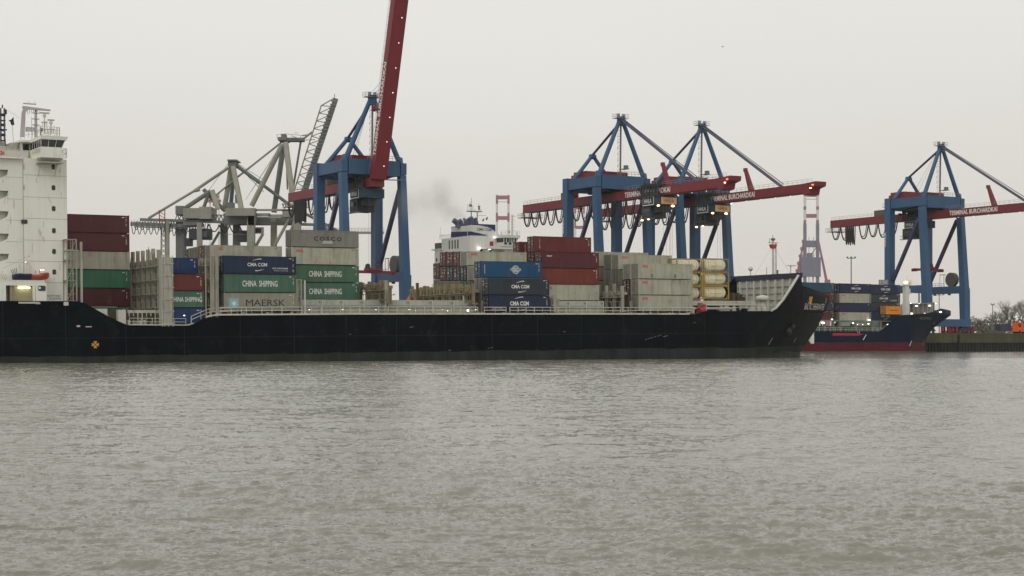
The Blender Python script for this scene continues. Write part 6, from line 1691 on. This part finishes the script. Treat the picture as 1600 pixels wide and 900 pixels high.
old_crane('weathered grey crane with its lattice boom luffed up steeply', 425, [
    ('lattice_boom', G, lattice), ('boom_chord', GD, chord),
    ('portal_beam', G, boxes([(352,325,398,337,-9,-5),])), ('portal_beam', GD, boxes([(349,333,397,350,-4,3),(398,339,462,351,2,6)])),
    ('portal_beam', G, boxes([(398,326.5,458,329.5,-6,-5),(398,333,422,338,-6,-5),(420,335,440,341,-6,-4.6),(441,328,462,339,-6,-3)])),
    ('leg', G, lambda m, P: (m.beam(P(392.5,336,-7), P(392.5,zground,-7), 2.4, 2.4), m.prism([P(386,337,-8.2),P(399,325,-8.2),P(398,352,-8.2),P(388,352,-8.2)], (0,2.4,0)))),
    ('leg', GD, leg(370,337,369,2.2,2.4,3)), ('leg', G, leg(428,338,427,1.9,2.1,2)), 
    ('leg', G, lambda m, P: (m.beam(P(463,322,-6), P(465,362,-6), 1.8, 1.8, 2.6, 2.4), m.beam(P(465,362,-6), P(466,zground,-6), 2.6, 2.4))),
    ('mast_leg', G, bars([(441,226,393,322,0.85)], (-5,))), ('mast_leg', GD, bars([(443,226,428,332,0.9)], (2,))), ('mast_leg', GL, bars([(446,222,457,306,0.95)], (-5,))),
    ('mast_head', GD, boxes([(434,214,448,219,-4,4),(439,209,446,222,-2,2),(448,215,474,220,-2,2)])),
    ('head_platform', M['walk'], bars([(432,211,446,209,0.07),(446,209,476,212,0.08),(433,218,433,210,0.07),(440,218,440,209,0.07),(455,212,474,219,0.12),(460,207,466,208,0.07),(470,218,470,212,0.08)], (-3,3))),
    ('boom_link', G, bars([(474,217,488,206,0.35),(472,212,484,210,0.22),(474,219,492,218,0.12)], (-1.2,1.2))),
    ('stay', G, bars([(439,223,372,276,0.33),(372,276,328,313,0.30)], (-1,))), ('stay', GD, bars([(470,221,457,300,0.35),(448,262,449,296,0.25)], (0,))),
    ('brace', G, bars([(453,340,440,364,0.5),(440,364,429,384,0.5)], (-5,))), ('brace', G, bars([(411,365,399,386,0.5)], (-5,))), ('brace', G, bars([(464,336,452,368,0.5)], (-5,))),
    ('hoist_rope', M['steel'], bars([(440,224,384,312,0.06),(441,225,392,300,0.05)], (0,))),
    ('cab', M['crane_dark'], boxes([(371,360,388,377,-3,2)])), ('sign_board', M['walk'], boxes([(397,355,412,365,-4.5,-4)])), ('sign_panel', M['navy_trim'], boxes([(399,357,408,363.5,-4.62,-4.52)])),
    ('walkway', M['walk'], bars([(350,366,385,366,0.08),(350,352,372,350,0.12)], (-4,))),
    ('roof_gear', M['steel'], bars([(442,319,444,326,0.14),(447,319,445,326,0.14),(440,319,448,319,0.14)], (-4,))),
])
# far catwalk with drums seen between the grey crane and the blue legs
hb = tag(empty('transfer_bridge', W(530,370,620)), 'low pale railed walkway with cable drums, behind the grey lettered container top', 'walkway')
m_ = MB(); b0 = W(530,370,620); p = W(455,362,620)-b0; q = W(600,362,620)-b0; m_.box(p.x,q.x,-1,1,p.z-0.8,p.z); m_.build('walkway_deck', M['walk'], hb)
m_ = MB()
for k in range(30): x = p.x+k*(q.x-p.x)/29; m_.tube((x,-1,p.z),(x,-1,p.z+1.3),0.06,n=4)
for k in (0.6,1.3): m_.tube((p.x,-1,p.z+k),(q.x,-1,p.z+k),0.06,n=4)
m_.build('walkway_railing', M['walk'], hb)
m_ = MB()
for px in (509,520): a = W(px,358,620)-b0; m_.lathe([(0.9,-0.5),(0.9,0.5)], (a.x,-1.6,a.z), axis='y', n=14)
m_.build('cable_drum', M['steel'], hb)
for px in (470, 586):
    m_ = MB(); a = W(px,362,620)-b0; m_.box(a.x-0.6,a.x+0.6,-0.8,0.8,QZ-b0.z,p.z-0.8); m_.build('support', M['walk'], hb)

# ------------------------------------------------------------------ pale red-and-white cranes far away
def far_crane(px, py_top, Y, label, hw=11.5, z0f=0.5):
    b = W(px, 535, Y); b.z = QZ
    c = tag(empty('gantry_crane', b), label, 'crane', 'distant red and white cranes')
    k = Y/F; top = CH+(HZ-py_top)*k-QZ
    for sy in (-1, 1):
        n = 9; e = empty('boom_girder'); e.parent = c
        z0 = top*z0f
        for i in range(n):
            a = z0+(top-z0)*i/n; bb = z0+(top-z0)*(i+1)/n
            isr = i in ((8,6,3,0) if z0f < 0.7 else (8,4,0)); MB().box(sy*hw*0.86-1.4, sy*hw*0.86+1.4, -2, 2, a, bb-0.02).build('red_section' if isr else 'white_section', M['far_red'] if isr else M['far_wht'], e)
    for z0_, z1_ in ((top-5,top-0.5),(top*0.83,top*0.83+4.5)):
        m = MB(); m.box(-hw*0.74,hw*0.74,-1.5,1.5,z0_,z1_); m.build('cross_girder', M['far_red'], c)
    m = MB(); m.box(-hw*0.8,hw*0.8,-1.2,1.2,top-8.5,top-7.5)
    for q in (-0.3,0.3): m.tube((hw*q,0,top*0.35),(hw*q,0,top*0.70),0.5,n=5)
    for x in (-hw*0.9,0,hw*0.9): m.tube((x,0,top-1),(x,0,top+2),0.2,n=4)
    m.build('cross_tie', M['far_wht'], c)
    m = MB()
    for sy in (-1,1): m.box(sy*hw*0.86-1.6,sy*hw*0.86+1.6,-3,3,0,top*z0f)
    zq = z0f-0.16; m.box(-hw*0.8,hw*0.8,-2,2,top*zq,top*zq+8); m.beam((-hw*0.7,0,top*(zq-0.1)),(hw*0.7,0,top*zq),1.0,1.0)
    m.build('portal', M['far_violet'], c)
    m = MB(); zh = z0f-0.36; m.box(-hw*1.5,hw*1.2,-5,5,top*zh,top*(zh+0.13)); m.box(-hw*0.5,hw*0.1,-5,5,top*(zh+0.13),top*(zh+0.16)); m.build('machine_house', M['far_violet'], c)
    m = MB()
    for sy in (-1,1): m.beam((sy*hw*1.0,0,top*(z0f-0.12)),(sy*hw*2.2,0,top*(z0f-0.42)),1.8,1.8,3.0,3.0); m.box(sy*hw*2.2-3,sy*hw*2.2+3,-3,3,0,top*(z0f-0.38))
    for q in range(5): m.box(-hw*2.1+q*1.9,-hw*1.6+q*1.9,-2,2,top*(z0f-0.33+q*0.05),top*(z0f-0.31+q*0.05))
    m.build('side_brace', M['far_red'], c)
    m = MB()
    for q in range(9): m.tube((rnd.uniform(-hw,hw)*0.3,-2,top*(0.3+q*0.03)),(rnd.uniform(-hw,hw)*0.4,-2,top*(0.34+q*0.03)),0.5,n=4)
    m.build('ladder', M['far_wht'], c)
    return c
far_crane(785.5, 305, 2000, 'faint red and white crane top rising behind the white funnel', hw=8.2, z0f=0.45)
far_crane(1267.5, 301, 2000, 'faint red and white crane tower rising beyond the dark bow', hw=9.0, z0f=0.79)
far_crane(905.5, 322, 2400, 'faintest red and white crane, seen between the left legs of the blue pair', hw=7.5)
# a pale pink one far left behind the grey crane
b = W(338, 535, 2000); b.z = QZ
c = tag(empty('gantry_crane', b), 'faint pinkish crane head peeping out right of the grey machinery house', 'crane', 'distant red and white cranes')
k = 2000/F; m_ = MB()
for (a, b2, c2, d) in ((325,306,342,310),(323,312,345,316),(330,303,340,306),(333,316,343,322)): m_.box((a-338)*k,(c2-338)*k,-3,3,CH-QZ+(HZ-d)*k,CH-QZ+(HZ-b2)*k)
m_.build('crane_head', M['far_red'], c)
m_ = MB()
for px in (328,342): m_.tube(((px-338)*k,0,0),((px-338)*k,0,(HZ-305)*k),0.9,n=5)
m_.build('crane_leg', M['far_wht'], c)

# ------------------------------------------------------------------ light masts
def light_mast(px, py, Y, label, heads=3, w=3.6, r=0.28):
    b = W(px, 535, Y); b.z = QZ; h = CH+(HZ-py)*Y/F-QZ
    e = tag(empty('light_mast', b), label, 'light mast', 'tall yard light masts')
    m = MB(); m.tube((0,0,0),(0,0,h),r,r*0.7,n=8); m.build('pole', M['steel'], e)
    m = MB(); m.box(-w/2,w/2,-0.25,0.25,h-0.5,h-0.25)
    for i in range(heads): x = -w/2+w*i/(heads-1); m.box(x-w*0.09,x+w*0.09,-0.5,0.5,h-0.3,h+0.25)
    m.build('lamp_head', M['steel'], e)
    return e
light_mast(1330, 402, 640, 'slim dark light mast above the moored ship, left of the lone blue crane', 3, 3.0)
light_mast(1467.5, 460, 900, 'small light mast between the legs of the lone blue crane', 3, 4.6, 0.3)
light_mast(1436, 457, 1000, 'square-headed light mast just left of the legs of the lone blue crane', 4, 6.0, 0.7)
light_mast(607, 460, 950, 'small light mast seen between the legs of the crane with the raised boom', 4, 6.6, 0.35)
light_mast(1551, 475, 700, 'thin pole standing before the bare trees at the right', 2, 1.2, 0.22)
light_mast(815, 369, 700, 'small mast tip just right of the white wheelhouse', 2, 1.0, 0.2) if False else None

# ------------------------------------------------------------------ bare trees at the right
def tree_mesh(seed, h):
    r = random.Random(seed); tr = MB(); tw = MB()
    def grow(p, d, L, rad, depth, mb):
        q = p + d*L
        mb.tube(p, q, rad, rad*0.68, n=5 if depth > 2 else 3, cap=False)
        if depth == 0: return
        n = 3 if depth > 1 else 4
        for i in range(n):
            nd = (d + Vector((r.uniform(-1,1), r.uniform(-1,1), r.uniform(-0.25,0.7)))*0.62).normalized()
            st = p.lerp(q, r.uniform(0.55, 1.0))
            grow(st, nd, L*r.uniform(0.6,0.85), rad*0.58, depth-1, tw if depth <= 4 else tr)
    base = Vector((0,0,0)); grow(base, Vector((r.uniform(-0.06,0.06),0,1)), h*0.26, h*0.018, 6, tr)
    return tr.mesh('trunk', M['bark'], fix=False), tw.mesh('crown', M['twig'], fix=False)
TM = [tree_mesh(11+i, 18.5) for i in range(3)]
tpos = [(1522,800,.8,'short bare tree at the left end of the line, beside the lone crane leg'),(1534,835,.75,'low bare tree second from the left end of the tree line'),(1545,810,.85,'small bare tree just left of the thin pole'),
        (1557,790,0.98,'bare tree just right of the thin pole'),(1568,815,1.0,'bare tree above the dark purple container'),(1577,780,1.25,'tall bare tree between the purple and orange boxes'),(1589,795,1.35,'tallest bare tree, above the orange boxes'),
        (1599,785,1.3,'tall bare tree at the very right edge'),(1613,790,1.3,'bare tree cut by the right edge'),(1628,800,1.1,'bare tree beyond the right edge')]
for i, (px, Y, sc_, lab) in enumerate(tpos[:9]):
    b = W(px, 535, Y); b.z = QZ
    e = tag(empty('bare_tree', b, (0,0,rnd.uniform(0,6.28))), lab, 'tree', 'bare winter trees at the right')
    e.scale = (sc_*1.05, sc_*1.05, sc_)
    a, c2 = TM[i % 3]; link('trunk', a, e); link('crown', c2, e)
# brush mass below them
m_ = MB(); rr = random.Random(5)
for k in range(4200):
    px = rr.uniform(1512, 1640); Y = rr.uniform(770, 850); zz = QZ + abs(rr.gauss(0, 1))*3.4 + 0.3
    if zz > QZ+9.5: continue
    p = W(px, 535, Y); p.z = zz; s_ = rr.uniform(0.35, 1.0)
    a = Vector((rr.uniform(-1,1), rr.uniform(-1,1), rr.uniform(-1,1))).normalized()*s_; b = Vector((rr.uniform(-1,1), rr.uniform(-1,1), rr.uniform(-1,1))).normalized()*s_
    m_.poly([p-a, p-b, p+a, p+b])
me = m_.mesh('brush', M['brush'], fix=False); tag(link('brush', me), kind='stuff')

# ------------------------------------------------------------------ things on the quay at the right
def straddle(px, Y, label, w=13.0):
    b = W(px, 535, Y); b.z = QZ
    e = tag(empty('straddle_carrier', b, (0,0,TH)), label, 'straddle carrier', 'red straddle carriers on the quay')
    e.scale = (1,1,0.62)
    m = MB()
    m.box(-w/2,w/2,-2.2,-1.5,1.6,2.3); m.box(-w/2,w/2,1.5,2.2,1.6,2.3); m.box(-w/2,w/2,-2.2,2.2,4.6,5.3)
    for x in (-w/2+0.4,-w/6,w/6,w/2-0.4):
        for y in (-1.85,1.85): m.box(x-0.3,x+0.3,y-0.3,y+0.3,0.9,4.6)
    for k in range(6): m.beam((-w/2+k*w/6,-1.85,2.2),(-w/2+(k+1)*w/6,-1.85,4.6),0.3,0.3)
    m.build('frame', M['vehicle_red'], e)
    for k in range(6):
        m = MB(); x = -w/2+0.8+k*(w-1.6)/5
        for y in (-1.9,1.9): m.lathe([(0.7,-0.25),(0.7,0.25)], (x,y,0.7), axis='y', n=12)
        m.build('wheel', M['tyre'], e)
    m = MB(); m.box(-w/2,-w/2+2.4,-1.6,0.4,5.31,6.3); m.box(w/2-4,w/2-1.5,-1.2,1.2,5.31,5.9); m.build('cab', M['rail'], e)
    return e
straddle(1502, 600, 'red straddle carrier under the lone crane, fully visible beside the mossy wall', 9)
straddle(1484, 600, 'red straddle carrier half hidden behind the moored bow', 5)
def yard_box(px, py, Y, L, c, label):
    b = W(px, py, Y); b.z = QZ+0.02
    o = tag(empty('shipping_container', b, (0,0,TH)), label, 'container', 'boxes on the quay at the right')
    link('body', cbody(L, ST, c), o)
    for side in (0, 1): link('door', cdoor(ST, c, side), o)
    return o
q1 = tag(empty('low_platform', (W(1562,535,640).x,640,QZ), (0,0,TH)), 'low tan loading platform beneath the dark purple container', 'platform')
m_ = MB(); m_.box(-4,10,-2,2,0,1.7); m_.build('platform_top', M['reel'], q1)
o = yard_box(1563, 515, 640, 6.058, 'purple', 'dark purple short container on the low tan platform at the right'); o.location.z = QZ+1.75
o = tag(empty('work_machine', (W(1594,535,505).x,505,QZ), (0,0,TH)), 'bright orange machine with open frames at the right edge of the quay', 'machine')
m_ = MB(); m_.box(-2.2,-0.4,-1,1,0.6,3.4); m_.box(0.2,3.2,-1.1,1.1,0.6,3.0); m_.box(-2.4,3.4,-1.2,1.2,0.5,0.9); m_.box(-0.4,0.2,-0.9,-0.6,1.2,3.3); m_.build('machine_body', M['signal_orange'], o)
m_ = MB(); m_.box(-1.9,-0.7,-1.05,-1.0,1.9,3.0); m_.box(0.7,1.4,-1.15,-1.1,1.5,2.6); m_.build('window', M['glass'], o)
for x in (-1.5, 2.4):
    m_ = MB(); m_.lathe([(0.5,-1.2),(0.5,1.2)], (x,0,0.5), axis='y', n=12); m_.build('wheel', M['tyre'], o)
# cars along the quay edge
for i, (px, c2, lab) in enumerate(((1527,'rail','pale car parked on the quay just right of the straddle carrier'),(1536,'rail','white van parked on the quay between the carrier and the thin pole'),(1555,'steel','grey car parked on the quay by the thin pole'),(1575,'rail','pale car parked below the dark purple container'))):
    b = W(px, 535, 500); b.z = QZ
    if i not in (0, 3): continue
    b = W(px, 535, 640); b.z = QZ
    e = tag(empty('parked_car', b, (0,0,TH)), lab, 'car', 'cars parked on the quay')
    m = MB(); m.prism([(-2.1,-0.85,0.35),(2.1,-0.85,0.35),(2.1,-0.85,0.85),(1.3,-0.85,0.95),(0.7,-0.85,1.45),(-1.2,-0.85,1.5),(-1.9,-0.85,0.95),(-2.1,-0.85,0.9)], (0,1.7,0)); m.build('body', M[c2], e)
    m = MB(); m.prism([(-1.6,-0.87,0.98),(1.0,-0.87,0.98),(0.6,-0.87,1.36),(-1.1,-0.87,1.4)], (0,0.015,0)); m.build('window', M['glass'], e)
    for x in (-1.3,1.3):
        m = MB(); m.lathe([(0.33,-0.88),(0.33,0.88)], (x,0,0.33), axis='y', n=10); m.build('wheel', M['tyre'], e)

# ------------------------------------------------------------------ a gull
b = W(1129, 73, 190)
e = tag(empty('flying_gull', b), 'tiny gull gliding high in the empty sky above the cranes', 'bird')
m_ = MB()
v = [(-0.55,0,0.02),(-0.25,0.05,0.10),(0,0.06,0.02),(0.25,0.05,0.10),(0.55,0,0.02),(0.25,-0.1,0.06),(0,-0.14,-0.03),(-0.25,-0.1,0.06)]
m_._add(v, [(0,1,7),(1,2,6,7),(2,3,5,6),(3,4,5)]); 
m_.lathe([(0.01,-0.28),(0.07,-0.15),(0.075,0.05),(0.04,0.2),(0.01,0.27)], (0,-0.02,0), axis='y', n=8); m_.build('body', M['bird'], e)

# ------------------------------------------------------------------ smoke above the funnel
def smoke():
    a, z = FARS.at(722, 350, 11)
    p0 = FARS.w((a,11,z))
    bm_ = MB(); bm_.box(-22,8,-7,7,-2,20)
    o = bm_.build('smoke', [], None, loc=p0); tag(o, kind='stuff')
    m = bpy.data.materials.new('smoke_volume'); m.use_nodes = True; N = m.node_tree.nodes; L = m.node_tree.links
    N.clear(); out = N.new("ShaderNodeOutputMaterial"); v = N.new("ShaderNodeVolumePrincipled"); v.inputs['Color'].default_value = (0.97,0.96,0.95,1)
    v.inputs['Anisotropy'].default_value = 0.2
    tc = N.new("ShaderNodeTexCoord")
    # soft puffs: each is a fading ball, summed
    puffs = [((0,0,1.5),2.6,1.2),((-1.4,0,2.2),3.2,1.1),((-3.5,0,3.6),4.2,0.9),((-5.2,0,6.2),5.2,0.8),((-5.6,0,9.2),4.8,0.6),((-9.5,0,6.0),6.0,0.42),((-14.0,0,5.0),6.5,0.36),((-9,0,2.0),5.5,0.15)]
    prev = None
    nz = N.new("ShaderNodeTexNoise"); nz.inputs['Scale'].default_value = 0.28; nz.inputs['Detail'].default_value = 5
    L.new(tc.outputs['Object'], nz.inputs['Vector'])
    wob = N.new("ShaderNodeVectorMath"); wob.operation = 'MULTIPLY_ADD'; wob.inputs[1].default_value = (4,4,4); 
    L.new(nz.outputs['Color'], wob.inputs[0]); 
    sub = N.new("ShaderNodeVectorMath"); sub.operation = 'SUBTRACT'; sub.inputs[1].default_value = (2,2,2)
    L.new(tc.outputs['Object'], wob.inputs[2]); L.new(wob.outputs[0], sub.inputs[0])
    for c, r_, d in puffs:
        dn = N.new("ShaderNodeVectorMath"); dn.operation = 'DISTANCE'; dn.inputs[1].default_value = c; L.new(sub.outputs[0], dn.inputs[0])
        mr = N.new("ShaderNodeMapRange"); mr.interpolation_type = 'SMOOTHSTEP'; mr.inputs[1].default_value = 0; mr.inputs[2].default_value = r_; mr.inputs[3].default_value = d; mr.inputs[4].default_value = 0
        L.new(dn.outputs['Value'], mr.inputs[0])
        if prev is None: prev = mr.outputs[0]
        else:
            ad = N.new("ShaderNodeMath"); ad.operation = 'MAXIMUM'; L.new(prev, ad.inputs[0]); L.new(mr.outputs[0], ad.inputs[1]); prev = ad.outputs[0]
    ml = N.new("ShaderNodeMath"); ml.operation = 'MULTIPLY'; ml.inputs[1].default_value = 0.13; L.new(prev, ml.inputs[0]); L.new(ml.outputs[0], v.inputs['Density'])
    L.new(v.outputs[0], out.inputs['Volume']); o.data.materials.append(m)
smoke()

for _o in bpy.data.objects:
    if _o.get('label') and len(_o['label'].split()) > 16: print('LONG', _o['label'])
# ------------------------------------------------------------------ haze over the river
m_ = MB(); m_.box(-2700,2700,-60,2900,-7,215)
hz = m_.build('haze', [], None); tag(hz, kind='stuff')
m = bpy.data.materials.new('haze_volume'); m.use_nodes = True; N = m.node_tree.nodes; L = m.node_tree.links; N.clear()
out = N.new("ShaderNodeOutputMaterial"); v = N.new("ShaderNodeVolumePrincipled"); v.inputs['Color'].default_value = (0.92,0.91,0.90,1); v.inputs['Density'].default_value = 0.00006
L.new(v.outputs[0], out.inputs['Volume']); hz.data.materials.append(m)
